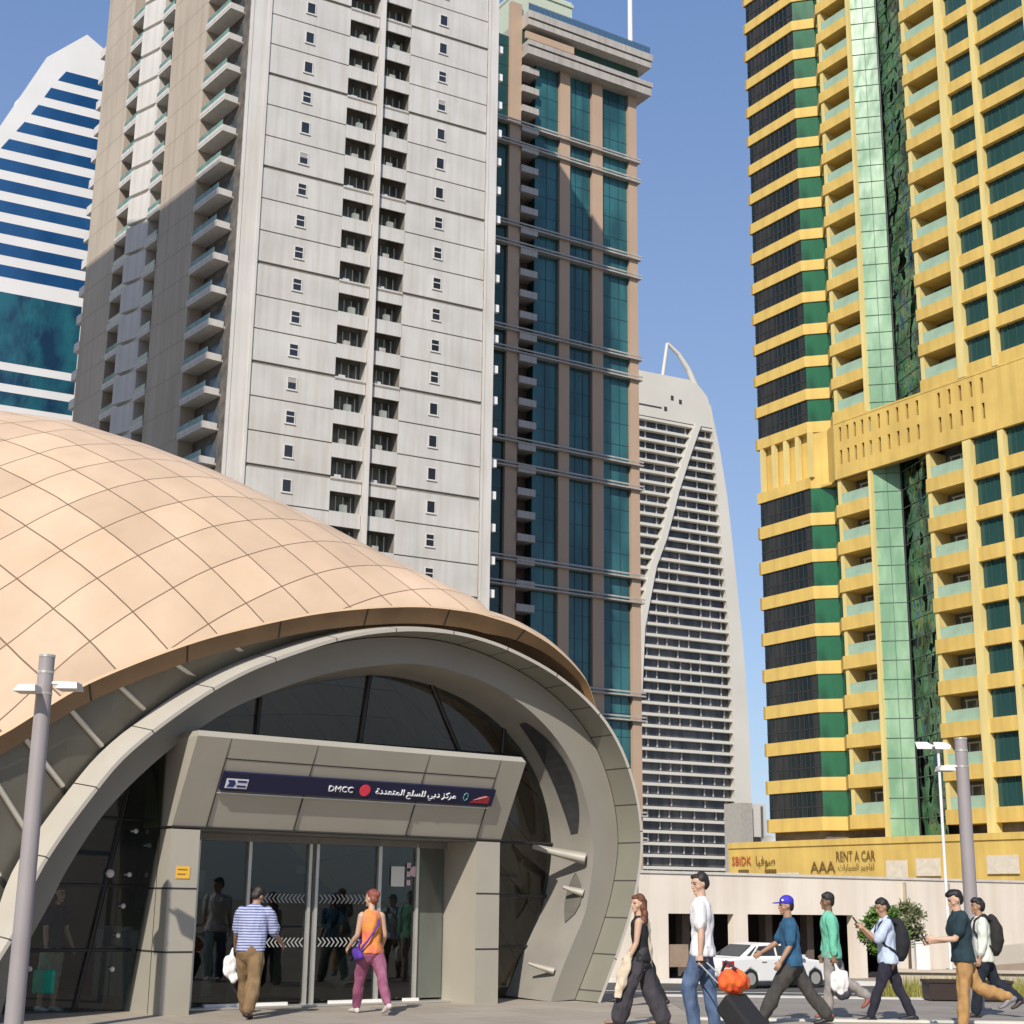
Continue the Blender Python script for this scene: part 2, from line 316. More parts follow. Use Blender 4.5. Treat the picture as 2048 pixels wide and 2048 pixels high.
            for sg in (-1, 1): b.loft([(P+u*.44*s+V((.03, sg*.09*s, 0)), .03*s, .02*s), (P+u*.515*s+V((0, sg*.095*s, 0)), .025*s, .02*s), (P+u*.44*s+V((-.07*s, sg*.09*s, 0)), .03*s, .02*s)], side=(0, 1, 0), n=8)
        t = remesh(b, top.get('name', 'shirt'), m, rt, .011*s, 4, .011, px*.01)
    if trousers:
        m, e, wide = trousers['m'], trousers.get('e', .012), trousers.get('wide', 1.); b = MB(); torso(b, e*.6, -.1, trousers.get('rise', .05) or .05)
        b.loft([(P+u*.0, .163*s+e*.5, .118*s+e*.5), (P+u*.06*s, .152*s+e*.4, .11*s+e*.4)], n=18)
        for sd in 'LR':
            h_, k_, a_ = J['hip'+sd], J['kn'+sd], J['an'+sd]; cut = trousers.get('cut', .97)
            limb(b, [(h_+V((0, 0, .01)), .076), (h_.lerp(k_, .45), .086*(1+(wide-1)*.3)), (k_, .062*(1+(wide-1)*.6))], e); 
            if cut > 0: limb(b, [(k_, .062*(1+(wide-1)*.6)), (k_.lerp(a_, .5*cut), .062*(1+(wide-1)*.85)), (k_.lerp(a_, cut), .05*wide)], e)
        remesh(b, trousers.get('name', 'trousers'), m, rt, .011*s, 4, .012, py*.01+px)
    if shoes:
        m = mat('shoe_%d_%d_%d' % tuple(int(c*100) for c in shoes), shoes, .5, var=.1)
        for sd in 'LR':
            b = MB(); b.loft([(J['heel'+sd], .038*s, .042*s), (J['an'+sd]-V((0, 0, .03*s)), .042*s, .046*s), (J['ball'+sd], .048*s, .03*s), (J['toe'+sd], .04*s, .022*s)], n=12); remesh(b, 'shoe', m, rt, .009*s, 2)
    hc, style = hair; mh = mat('hair_%d' % int(hc[0]*1000), hc, .6, var=.2, scale=40); b = MB()
    if style != 'cap' : hb((-.018, 0, .043), (.094, .085, .093)); hb((-.045, 0, .0), (.062, .079, .088)); hb((.03, 0, .085), (.062, .065, .036))
    else: hb((-.045, 0, .0), (.06, .078, .085)); hb((-.01, 0, .02), (.075, .081, .06))
    if style == 'short': hb((0, 0, .07), (.08, .07, .06))
    if style == 'full': hb((.02, 0, .085), (.085, .08, .055)); hb((-.06, 0, .03), (.06, .08, .09))
    if style == 'long':
        for a_, b_, c_ in ((-.06, 0, -.06), (-.065, .02, -.13), (-.06, -.03, -.19), (-.02, .07, -.06), (-.02, -.07, -.06), (-.03, .08, -.15), (-.03, -.08, -.15), (-.05, .05, -.22), (.0, .075, -.23), (0, -.075, -.22)): hb((a_, b_, c_), (.05, .05, .075))
    if style == 'bun': hb((-.1, 0, .05), (.045, .045, .045)); hb((-.06, 0, -.02), (.05, .06, .06))
    remesh(b, 'hair', mh, rt, .008*s, 1, .009, px)
    if style == 'cap':
        b = MB(); hb((-.008, 0, .06), (.103, .09, .085)); q = remesh(b, 'cap', mat('cap_blue', (.04, .03, .42), .7, var=.1), rt, .008, 2)
        b = MB(); hb((.125, 0, .045), (.075, .062, .010)); q2 = remesh(b, 'cap_peak', mat('cap_blue', (.04, .03, .42)), q, .006, 1)
        b = MB(); hb((.06, .055, .075), (.02, .02, .018)); remesh(b, 'cap_badge', M_white, q, .005, 1)
    return rt, J, P, u, HC, s
def cloth(name, col, **k): return mat(name, col, .85, var=k.get('var', .12), scale=k.get('scale', 8), bump=.3, bscale=90, col2=k.get('col2'), stretch=k.get('stretch'), fac=k.get('fac'))
def world_of(rt, p):
    a = rt.rotation_euler.z; return Vector((rt.location.x+p.x*math.cos(a)-p.y*math.sin(a), rt.location.y+p.x*math.sin(a)+p.y*math.cos(a), p.z+rt.location.z))

# woman in black top
M_blk = cloth('black_cloth', (.012, .012, .014)); M_char = cloth('charcoal_cloth', (.045, .04, .048)); M_jean = cloth('denim', (.05, .085, .16), col2=(.10, .15, .25), scale=5)
r1 = person(1283, 2050, 0, -82, 1.64, 'woman with long brown hair in black top and wide charcoal trousers', skin='light', sex='f', legL=(24, 6), legR=(-16, 8), armL=(6, 8, 20), armR=(8, 8, 25), lean=2, head=(38, 6),
            top=dict(kind='tank', m=M_blk, e=.01, name='top'), trousers=dict(m=M_char, e=.016, wide=1.85, rise=.1, cut=1.04), shoes=(.25, .16, .12), hair=((.13, .045, .02), 'long'))
# companion in cream behind her
r8 = person(1288, 2014, 0, -80, 1.60, 'person in cream coat and black trousers hidden behind the woman in black', skin='tan', legL=(30, 4), legR=(-18, 10), footR=-15, lean=3, top=dict(kind='long', m=cloth('cream_cloth', (.62, .52, .38)), e=.03, sleeve=1.9, hem=-.30, name='coat'),
            trousers=dict(m=M_blk), shoes=(.02, .02, .02), hair=((.03, .02, .015), 'short'), sex='f')
# tall man in white tee with suitcase
r2 = person(1408, 2070, 0, -72, 1.86, 'tall man in white T-shirt and blue jeans pulling a black suitcase', skin='light', legL=(20, 28), legR=(-6, 4), footL=0, armL=(-6, 6, 8), armR=(0, 8, 14), lean=0, head=(42, 14),
            top=dict(kind='tee', m=cloth('white_cotton', (.78, .76, .76), var=.03), e=.022, sleeve=.7, hem=-.09), trousers=dict(m=M_jean, e=.014, wide=1.15), shoes=(.7, .68, .64), hair=((.015, .012, .01), 'short'))
r3 = person(1588, 2049, 0, -88, 1.70, 'man in blue cap and dark blue T-shirt striding in dark trousers', skin='tan', legL=(32, 4), legR=(-30, 6), footR=-12, armL=(2, 6, 30), armR=(26, 8, 30), lean=4, head=(6, 4), bulk=1.02,
            top=dict(kind='tee', m=cloth('petrol_cotton', (.025, .10, .19)), e=.026, sleeve=.8, hem=-.085), trousers=dict(m=cloth('dark_olive', (.055, .05, .045)), e=.02, wide=1.25), shoes=(.03, .03, .03), hair=((.012, .01, .01), 'cap'))
r4 = person(1668, 2036, 0, -85, 1.66, 'man in mint green shirt and grey trousers holding a white bag', skin='brown', legL=(8, 4), legR=(-24, 34), footR=-42, armL=(-6, 6, 6), armR=(4, 6, 10), lean=2, head=(8, 4),
            top=dict(kind='long', m=cloth('mint_cotton', (.16, .52, .36), var=.06), e=.024, sleeve=1.8, hem=-.10, collar=True), trousers=dict(m=cloth('grey_cotton', (.30, .27, .25)), e=.014), shoes=(.3, .1, .07), hair=((.012, .01, .01), 'short'))
r5 = person(1782, 2044, 0, -86, 1.64, 'man in pale blue shirt with black backpack looking at his phone', skin='tan', legL=(22, 4), legR=(-20, 6), armL=(34, 4, 100, 22), armR=(36, 4, 98, 24), lean=2, head=(20, 22),
            top=dict(kind='tee', m=cloth('pale_blue_cotton', (.50, .58, .72), var=.05), e=.024, sleeve=.85, hem=-.09, collar=True), trousers=dict(m=cloth('navy_cloth', (.018, .016, .03)), e=.012), shoes=(.015, .015, .015), hair=((.012, .01, .01), 'short'))
r6 = person(1935, 2062, 0, -88, 1.70, 'man in dark green T-shirt and tan trousers looking down at his hands', skin='light', legL=(6, 2), legR=(-26, 48), footR=-30, armL=(22, 4, 66, 12), armR=(18, 4, 62, 10), lean=3, head=(4, 20),
            top=dict(kind='tee', m=cloth('dark_green_cotton', (.012, .035, .045)), e=.034, sleeve=.6, hem=-.08), trousers=dict(m=cloth('tan_cotton', (.42, .24, .09)), e=.014, wide=1.1), shoes=(.2, .19, .2), hair=((.01, .008, .008), 'full'))
r7 = person(1975, 2036, 0, -86, 1.64, 'person in loose white shirt and black trousers partly behind man in green', skin='tan', legL=(16, 6), legR=(-26, 28), footR=-30, armL=(4, 5, 10), armR=(-6, 5, 10), lean=3, head=(0, 5),
            top=dict(kind='long', m=cloth('off_white_cotton', (.66, .68, .60), var=.05), e=.03, sleeve=1.7, hem=-.11), trousers=dict(m=cloth('ink_cotton', (.01, .014, .025)), e=.02), shoes=(.05, .035, .03), hair=((.01, .008, .008), 'full'))
# striped shirt man: wave stripes
ms = bpy.data.materials.new('striped_cotton'); ms.use_nodes = True; nt = ms.node_tree; bs = nt.nodes['Principled BSDF']; bs.inputs['Roughness'].default_value = .85
tc = nt.nodes.new('ShaderNodeTexCoord'); wv = nt.nodes.new('ShaderNodeTexWave'); wv.bands_direction = 'Z'; wv.inputs['Scale'].default_value = 9; wv.inputs['Distortion'].default_value = .8; rp = nt.nodes.new('ShaderNodeValToRGB')
rp.color_ramp.elements[0].position = .35; rp.color_ramp.elements[1].position = .55; rp.color_ramp.elements[0].color = (.10, .12, .24, 1); rp.color_ramp.elements[1].color = (.42, .45, .62, 1)
nt.links.new(tc.outputs['Object'], wv.inputs['Vector']); nt.links.new(wv.outputs['Fac'], rp.inputs[0]); nt.links.new(rp.outputs[0], bs.inputs['Base Color'])
r9 = person(494, 2036, 0, 4, 1.70, 'stooping man in blue striped shirt and brown trousers at the doors', skin='tan', legL=(20, 8), legR=(-16, 8), footR=-8, armL=(14, 14, 30), armR=(8, 16, 42), lean=17, head=(-25, 42), bulk=1.06,
            top=dict(kind='tee', m=ms, e=.036, sleeve=.9, hem=-.05, belly=1.12), trousers=dict(m=cloth('brown_twill', (.20, .125, .06)), e=.022, wide=1.3), shoes=(.03, .015, .02), hair=((.015, .012, .01), 'short'))
r10 = person(738, 2028, 0, -32, 1.66, 'woman with red hair in orange top and purple leggings at the doors', skin='light', sex='f', legL=(22, 6), legR=(-26, 10), footR=-25, armL=(8, 8, 40), armR=(-4, 12, 50), lean=3, head=(25, 4),
             top=dict(kind='tank', m=cloth('orange_top', (.72, .16, .10), col2=(.75, .32, .05), scale=5), e=.012, name='top'), trousers=dict(m=cloth('plum_leggings', (.20, .045, .11), col2=(.32, .12, .18), scale=5), e=.014, wide=.95, rise=.1), shoes=(.6, .55, .52), hair=((.20, .05, .03), 'bun'))
gx2, gy2 = st_world(-1.0, -1.35)  # figure added behind the glass, standing in for a reflection in it
r11 = person(0, 0, 0, 120, 1.62, 'woman in dark blouse and pale shorts behind the left station glass in place of a reflection', skin='light', sex='f', legL=(4, 2), legR=(-4, 4), armL=(6, 8, 20), armR=(8, 12, 12), head=(10, 5), pos=(gx2, gy2),
             top=dict(kind='tee', m=cloth('dark_blouse', (.03, .035, .07)), e=.02), trousers=dict(m=cloth('pale_shorts', (.4, .38, .33)), cut=0, name='shorts'), shoes=(.6, .6, .58), hair=((.06, .03, .02), 'long'))

# ---------------------------------------------------------------- things people carry
def lump(name, c, r, m, lab, cat, vox=.012, disp=.02, rot=0, group=None):
    b = MB(); b.ball((0, 0, 0), 1, nu=16, nv=12, sx=r[0], sy=r[1], sz=r[2]); o = remesh(b, name, m, None, vox, 1, disp, c[0]*5); o.location = c; o.rotation_euler = (0, 0, rot); return tag(o, lab, cat, group) if lab else o
M_plas = mat('white_plastic', (.78, .76, .74), .35, var=.05, scale=15)
# carrier bag of the mint shirt man
hR = world_of(r4[0], r4[1]['wrL']+r4[1]['hdL']*.1); rt = root('carrier_bag', hR.x+.03, hR.y, hR.z-.42, 90, 'white plastic carrier bag held by the man in mint shirt', 'bag')
b = MB(); b.ball((0.04, 0, .16), 1, nu=14, nv=10, sx=.145, sy=.09, sz=.17); b.tube((0.02, 0, .3), (-.02, 0, .42), .03, .015); remesh(b, 'sack', M_plas, rt, .012, 1, .02)
b = MB(); b.ball((.08, .02, .03), 1, nu=12, nv=8, sx=.13, sy=.07, sz=.09); remesh(b, 'contents', mat('dark_goods', (.05, .045, .06), .6), rt, .012, 1, .01)
# white bag of the striped shirt man
hL = world_of(r9[0], r9[1]['wrL']+r9[1]['hdL']*.08); rt = root('carrier_bag', hL.x-.04, hL.y-.03, hL.z-.42, 90, 'crumpled white bag held by the stooping man in striped shirt', 'bag')
b = MB(); b.ball((0, 0, .16), 1, nu=14, nv=10, sx=.10, sy=.07, sz=.16); b.ball((.06, 0, .05), 1, nu=10, nv=8, sx=.07, sy=.05, sz=.07); b.tube((0, 0, .28), (.02, .02, .42), .03, .015); remesh(b, 'sack', M_plas, rt, .011, 1, .02)
# purple shoulder bag on the orange top woman (worn)
w = world_of(r10[0], r10[2]+Vector((-.02, .21, .02))); rt = root('shoulder_bag', w.x, w.y, w.z-.06, -32, 'small purple shoulder bag worn by the woman in orange top', 'bag')
b = MB(); b.loft([((-.10, 0, -.05), .045, .05), ((0, 0, -.03), .05, .085), ((.11, 0, 0), .045, .06)], side=(0, 1, 0)); remesh(b, 'pouch', cloth('purple_nylon', (.09, .03, .30)), rt, .01, 2, .008)
top_ = r10[2]+r10[3]*.49
b = MB(); ps_ = [Vector((-.02, .02, .03)), Vector((.13, -.1, .18)), Vector((.11, -.26, .36)), Vector((0.02, -.32, .50)), Vector((-.11, -.24, .36)), Vector((-.12, -.08, .15)), Vector((-.06, .0, .02))]
for a_, c_ in zip(ps_, ps_[1:]): b.tube(a_, c_, .014, n=6)
b.build('strap', cloth('purple_nylon', (.09, .03, .30)), rt)
# green bag of the woman put behind the glass for a reflection
w = world_of(r11[0], r11[1]['wrR']+r11[1]['hdR']*.1); rt = root('tote_bag', w.x, w.y, w.z-.5, 90, 'bright green tote bag held behind the left station glass in place of a reflection', 'bag')
b = MB(); b.box(-.14, .14, -.05, .05, 0, .3); bev(b.build('pouch', cloth('green_canvas', (.03, .45, .30)), rt), .03); b = MB(); b.tube((-.07, 0, .29), (0, 0, .5), .008); b.tube((.07, 0, .29), (0, 0, .5), .008); b.build('handle', cloth('green_canvas', (.03, .45, .30)), rt)
# backpack of pale blue shirt man
def backpack(pr, lab, col, w_=.15, up=.22):
    rt_, J, P, u, HC, s = pr; p = world_of(rt_, P+u*up+Vector((-.2, 0, 0))); r = root('backpack', p.x, p.y, p.z, 90-math.degrees(rt_.rotation_euler.z), lab, 'backpack')
    b = MB(); b.loft([((0.02, 0, -.2), w_, .08), ((0, 0, -.05), w_+.01, .11), ((0, 0, .12), w_, .10), ((.04, 0, .25), w_*.75, .06)], n=16); m = cloth('bp_%d' % int(col[0]*1000), col); remesh(b, 'pack', m, r, .012, 3, .008)
    for sg in (-1, 1):
        b = MB(); q = [Vector((.06, sg*.10, .22)), Vector((.17, sg*.11, .30)), Vector((.30, sg*.11, .22)), Vector((.335, sg*.12, .08)), Vector((.25, sg*.155, -.06)), Vector((.08, sg*.13, -.16))]
        for a_, c_ in zip(q, q[1:]): b.tube(a_, c_, .018, n=6, ratio=.5)
        b.build('strap', m, r)
backpack(r5, 'black backpack on the back of the man in pale blue shirt', (.014, .014, .018))
backpack(r7, 'dark backpack on the person in white shirt at far right', (.02, .018, .016), up=.25)
# phones
for pr, nm in ((r5, 'black phone held up by the man in pale blue shirt'), (r6, 'grey phone held by the man in dark green T-shirt')):
    J = pr[1]; p = (J['wrL']+J['wrR'])*.5+J['hdL']*.10+Vector((.01, 0, .02)); p = world_of(pr[0], p); b = MB(); b.box(-.008, .008, -.036, .036, -.07, .07)
    o = b.build('phone', mat('phone_black', (.02, .02, .025), .2, var=0)); bev(o, .005); o.location = p; o.rotation_euler = (0, R(35), pr[0].rotation_euler.z); tag(o, nm, 'phone')
# suitcase with orange bag strapped on top
wj = world_of(r2[0], r2[1]['wrL']+r2[1]['hdL']*.09)
base = gnd(1520, 2085); dirv = Vector((wj.x-base[0], wj.y-base[1], wj.z-.03)); az_s = math.degrees(math.atan2(dirv.x, dirv.y)); tilt = math.atan2(math.hypot(dirv.x, dirv.y), dirv.z); LN = dirv.length
SC = root('suitcase', base[0], base[1], .03, az_s, 'black wheeled suitcase tilted behind the tall man in white', 'suitcase'); SC.rotation_euler = (0, tilt, R(90-az_s))
b = MB(); b.box(-.13, .13, -.19, .19, .03, .58); bev(b.build('case', cloth('black_nylon', (.014, .014, .015)), SC), .045, 4)
b = MB(); b.box(.13, .16, -.15, .15, .08, .36); bev(b.build('front_pocket', cloth('black_nylon', (.014, .014, .015)), SC), .014)
for sg in (-1, 1):
    b = MB(); b.tube((-.1, sg*.1, .6), (-.02, sg*.07, LN-.02), .009); b.build('handle_rail', M_steel, SC)
    b = MB(); b.tube((-.09, sg*.15, .0), (-.09, sg*.19, .0), .035, n=14); b.build('wheel', mat('tyre', (.02, .02, .02)), SC)
b = MB(); b.tube((-.02, -.08, LN-.02), (-.02, .08, LN-.02), .016); b.build('grip', mat('phone_black', (.02, .02, .025)), SC)
RB = root('holdall_bag', base[0], base[1], .03, az_s, 'bright orange red holdall resting on the black suitcase', 'bag'); RB.rotation_euler = SC.rotation_euler
b = MB(); b.loft([((-.19, -.15, .69), .10, .10), ((-.19, -.06, .71), .15, .145), ((-.19, .06, .70), .145, .15), ((-.18, .15, .68), .10, .10)], side=(0, 0, 1), n=16)
remesh(b, 'bag_body', cloth('orange_nylon', (.75, .06, .02), col2=(.80, .20, .03), scale=9), RB, .012, 2, .02)
b = MB(); b.tube((-.06, -.1, .75), (-.12, -.06, .92), .016); b.tube((-.12, -.06, .92), (-.30, .02, .90), .016); b.tube((-.30, .02, .90), (-.36, .05, .72), .016); b.build('strap', M_char, RB)

w = world_of(r1[0], r1[1]['elL'].lerp(r1[1]['wrL'], .6)); JK = root('jacket', w.x, w.y, w.z, 90, 'cream jacket draped over the forearm of the woman in black', 'jacket')
b = MB(); b.loft([((-.03, -.02, .03), .04, .04), ((-.07, -.02, -.12), .06, .04), ((-.13, -.01, -.35), .07, .035), ((-.18, 0, -.56), .05, .03)], side=(1, 0, 0), n=14, flat=True); remesh(b, 'jacket_cloth', cloth('cream_cloth', (.62, .52, .38)), JK, .011, 2, .022)
# ================================================================== SETTING: ground, road, pavements
M_plaza = panel_mat('plaza_paving', (.39, .335, .27), .9, .9, off=.5, mortar=.008, mcol=(.2, .18, .15), rough=.8, var=.1, bump=.1)
M_asph = mat('asphalt', (.075, .07, .065), .9, var=.25, scale=.8, bump=.3, bscale=60)
M_earth = mat('sandy_ground', (.30, .26, .20), .95, var=.15, scale=.05)
M_kerb = mat('kerb_concrete', (.62, .58, .52), .8, var=.1, scale=2)
M_line = mat('road_paint', (.7, .68, .62), .7, var=.1, scale=3)
def flat(name, poly, z, m, uv=False):
    b = MB(); n = len(poly); b.add([(x, y, z) for x, y in poly], [tuple(range(n))])
    o = b.build(name, m, uvs=[(x, y) for x, y in poly] if uv else None); o['kind'] = 'structure'; return o
flat('ground', [(-6000, -6000), (6000, -6000), (6000, 9000), (-6000, 9000)], -1.28, M_earth)
# street (1.2 m below the station plaza)
flat('road', [(-10, 28.6), (140, 28.6), (140, 56.2), (-10, 56.2)], -1.22, M_asph)
b = MB(); b.box(-60, 60, -60, 27.0, -1.27, 0); o = b.build('plaza', M_plaza, uvs=[(v[0]*.8+v[1]*.6, -v[0]*.6+v[1]*.8) for v in b.v]); o['kind'] = 'structure'
b = MB(); b.box(2.6, 60, 21.35, 26.3, .002, .006); o = b.build('pavement', mat('pavement_asphalt', (.27, .24, .205), .9, var=.12, scale=1.5, bump=.2, bscale=40)); o['kind'] = 'structure'
b = MB(); b.box(2.6, 60, 21.18, 21.35, -.02, .03); b.box(2.6, 60, 26.3, 26.75, -.02, .02); o = b.build('kerb', M_kerb); o['kind'] = 'structure'
b = MB(); b.box(-10, 140, 50.4, 50.55, -1.215, -1.21); b.box(-10, 140, 44.2, 44.35, -1.215, -1.21); o = b.build('lane_marking', M_line); o['kind'] = 'structure'
b = MB(); b.box(-10, 140, 55.7, 56.1, -1.27, -1.07); o = b.build('far_kerb', M_kerb); o['kind'] = 'structure'

# ================================================================== metro station entrance
AX, AY = -4.529, 20.653
M_shell = panel_mat('gold_shell_panels', (.665, .485, .33), .52, .425, off=0., mortar=.0062, mcol=(.20, .125, .07), rough=.5, metal=0., var=.10, bump=.8, dirt=2.2)
M_fasc = mat('bronze_fascia', (.20, .115, .05), .45, var=.15, scale=1.5)
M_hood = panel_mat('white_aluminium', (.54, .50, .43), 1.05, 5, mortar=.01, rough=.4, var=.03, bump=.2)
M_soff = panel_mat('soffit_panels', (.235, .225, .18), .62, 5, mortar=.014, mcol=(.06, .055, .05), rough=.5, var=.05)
M_ring = mat('grey_cladding', (.27, .25, .21), .45, var=.06, scale=.8)
M_lin = mat('lining_panels', (.27, .25, .215), .5, var=.08, scale=1.2)
M_alu = mat('cream_aluminium', (.385, .355, .29), .38, var=.05, scale=1.)
M_joint = mat('dark_joint', (.03, .028, .025), .8, var=0)
M_dark = mat('interior_dark', (.035, .035, .035), .8, var=.2)
M_mull = mat('dark_mullion', (.02, .02, .022), .4, var=0)
M_steel = mat('brushed_steel', (.62, .6, .54), .35, metal=.6, var=.05)
M_white = mat('white_paint', (.8, .78, .74), .5, var=.03)
M_glass = clear_glass('station_glass', (.66, .74, .70))
M_dglass = clear_glass('door_glass', (.6, .65, .62))
ST = root('metro_station', AX, AY, 0, 53, 'golden shell metro station entrance with oval arch, glass front and navy sign', 'metro station')
ST.name = 'metro_station'
C_out = [(-2.6, -.0), (-2.45, .6), (-2.19, 1.1), (-2.03, 1.67), (-1.78, 2.15), (-1.41, 2.71), (-1.0, 3.25), (-.4, 3.79), (.31, 4.31), (1.06, 4.72), (2.23, 5.19), (3.2, 5.42), (4.1, 5.49), (4.83, 5.43), (5.5, 5.28), (6.19, 5.04), (6.83, 4.69), (7.3, 4.3), (7.66, 3.8), (7.9, 3.2), (8.0, 2.6), (7.96, 2.1), (7.8, 1.5), (7.5, .8), (7.08, -.0)]
C_in = [(-2.1, -.0), (-2.0, .5), (-1.84, .9), (-1.6, 1.4), (-1.37, 1.9), (-.92, 2.62), (-.22, 3.35), (.47, 3.88), (1.09, 4.24), (2.26, 4.72), (3.45, 4.99), (4.13, 5.03), (4.84, 4.95), (5.51, 4.77), (6.12, 4.48), (6.65, 4.08), (7.04, 3.61), (7.28, 3.1), (7.4, 2.6), (7.41, 2.1), (7.26, 1.38), (7.04, .96), (6.78, .49), (6.55, -.0)]
NS = 97
co, lo = catmull(C_out, NS); ci, li = catmull(C_in, NS)
def offs(c, d):
    out = []
    for i, p in enumerate(c):
        t = (c[min(i+1, len(c)-1)]-c[max(i-1, 0)]).normalized(); nrm = Vector((-t.y, t.x, 0))
        out.append(p+nrm*d)
    return out
def strip(name, A, ya, B_, yb, m, L, parent=ST, flip=False):
    b = MB(); vs = []; uv = []; n = len(A)
    w = (A[n//2]-B_[n//2]).length+abs(ya-yb)
    for i in range(n):
        vs += [(A[i].x, ya, A[i].y), (B_[i].x, yb, B_[i].y)]; uv += [(L*i/(n-1), .01), (L*i/(n-1), .01+w)]
    b.add(vs, [(2*i, 2*i+1, 2*i+3, 2*i+2) for i in range(n-1)], 0, True)
    return b.build(name, m, parent, uvs=uv)
p1c = offs(co, .14)
# arch hood: outer face, front nose, soffit
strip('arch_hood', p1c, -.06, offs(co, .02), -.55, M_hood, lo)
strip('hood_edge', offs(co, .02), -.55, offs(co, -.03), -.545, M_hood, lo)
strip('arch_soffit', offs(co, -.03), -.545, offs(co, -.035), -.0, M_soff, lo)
strip('arch_groove', offs(co, -.035), 0., offs(co, -.05), .1, M_joint, lo)
strip('arch_ring', offs(co, -.05), -.003, ci, -.003, M_ring, lo)
strip('arch_lining', ci, -.003, offs(ci, -.10), 1.08, M_lin, lo)
# golden shell
Qx, Qy = -.1956, 23.543
eaz = R(78); ex, ey = math.sin(eaz), math.cos(eaz); gx, gy = math.sin(eaz-math.pi/2), math.cos(eaz-math.pi/2)   # g points away from camera
TL, TW = (math.sin(R(53)), math.cos(R(53))), (math.sin(R(143)), math.cos(R(143)))
def st_world(t, w): return (AX+TL[0]*t+TW[0]*w, AY+TL[1]*t+TW[1]*w)
def world_st(x, y):
    dx, dy = x-AX, y-AY; return (dx*TL[0]+dy*TL[1], -(dx*TW[0]+dy*TW[1]))   # local x, local y
SF = [(-9.2, 0), (-8.0, .5), (-6.6, 1.25), (-5.2, 2.05), (-4.0, 2.72), (-3.2, 3.12), (-2.6, 3.45), (-2.17, 3.76), (-1.52, 4.2), (-.46, 4.73), (.52, 5.12), (1.92, 5.55), (3.37, 5.82), (4.4, 5.88), (4.95, 5.84), (5.45, 5.76), (5.96, 5.6), (6.31, 5.43), (6.63, 5.22), (6.91, 4.95), (7.12, 4.45), (7.4, 3.8), (7.6, 3.2), (7.68, 2.6), (7.62, 2.05), (7.5, 1.45), (7.3, .75), (7.0, 0)]
sf, lsf = catmull(SF, 140)
RZ = [(-18.5, 0.), (-17.5, 2.6), (-16, 4.8), (-14, 6.7), (-12, 7.85), (-10, 8.5), (-8.6, 8.72), (-7.85, 8.7), (-6.83, 8.63), (-5.6, 8.32), (-4.61, 8.0), (-2.93, 7.3), (-1.64, 6.7), (-.35, 6.16), (.1, 5.98)]
b = MB(); uv = []; NV = 30; vs = []
iap = max(range(140), key=lambda i: sf[i].y)
def wback(i): return 0 if i < iap else .75*max(0, min(1, (sf[i].x-6.98)/.25)) if sf[i].x < 7.23 and sf[i].y > 4 else .75
for i, p in enumerate(sf):
    x, y = st_world(p.x, .5-wback(i)); s = (x-Qx)*ex+(y-Qy)*ey; q = (x-Qx)*gx+(y-Qy)*gy      # q<0: camera side of the ridge
    zr = lerp_list(RZ, s)[0]
    D = max(.35, -q); drop = max(zr-p.y, 0)
    if q > -.35 or s > .05: zr = p.y+.16*min(1, p.y/2) if s > -.2 else max(zr, p.y+.05); D = .35
    m1 = max(.28, 1.75*(zr-p.y)/D)
    L = 0; prev = None
    col = []
    H_ = 15
    for j in range(H_+1):
        t = j/H_; h00 = 2*t**3-3*t*t+1; h10 = t**3-2*t*t+t; h01 = -2*t**3+3*t*t; h11 = t**3-t*t
        z = h00*p.y+h10*D*m1+h01*zr+h11*D*.28
        col.append((q+D*t, z))
    q0 = q+D
    span = 7.5 if s < -1 else 7.5-3.5*min(1, (s+1)/2.5)
    for j in range(1, NV-H_+1):
        v = span*j/(NV-H_); c = (zr+.28*span)/(span*span); z = max(0., zr+.28*v-c*v*v); col.append((q0+v, z))
    arc = [0]
    for a, c_ in zip(col, col[1:]): arc.append(arc[-1]+math.hypot(c_[0]-a[0], c_[1]-a[1]))
    for k, (qq, z) in enumerate(col):
        wx, wy = Qx+ex*s+gx*qq, Qy+ey*s+gy*qq; lx, ly = world_st(wx, wy)
        vs.append((lx, ly, z)); uv.append((wx-wy+26.12+5.2, wy-20.4+4.25))
n = NV+1
b.add(vs, [(i*n+j, (i+1)*n+j, (i+1)*n+j+1, i*n+j+1) for i in range(len(sf)-1) for j in range(NV)], 0, True)
b.build('shell_roof', M_shell, ST, uvs=uv)
kcut = min(i for i in range(140) if sf[i].x > 7.1)
fl = []
for i, p in enumerate(sf):
    t = (sf[min(i+1, 139)]-sf[max(i-1, 0)]).normalized(); fl.append(p+Vector((t.y, -t.x, 0))*.26)
lip = [p+Vector((0, 0, 0)) for p in sf]
strip('shell_lip', sf[:kcut], -.502, offs(sf, -.035)[:kcut], -.53, mat('gold_edge', (.6, .42, .25), .5, var=.03), lsf)
fs_ = [(offs(sf, -.035)[i]*(1)) for i in range(140)]
kk = [max(.02, min(1, (6.95-p.x)/2.0)) for p in sf]
flow = [Vector((a.x+(c.x-a.x)*k, a.y+(c.y-a.y)*k, 0)) for a, c, k in zip(fs_, fl, kk)]
strip('fascia', fs_[:kcut], -.53, flow[:kcut], -.36, M_fasc, lsf)
for i in range(8, 100, 9):
    b = MB()
    a, c = fs_[i], flow[i]; t = (sf[i+1]-sf[i-1]).normalized()*.012
    b.add([(a.x-t.x, -.536, a.y-t.y), (a.x+t.x, -.536, a.y+t.y), (c.x+t.x, -.366, c.y+t.y), (c.x-t.x, -.366, c.y-t.y)], [(0, 1, 2, 3)])
    b.build('fascia_joint', M_joint, ST)
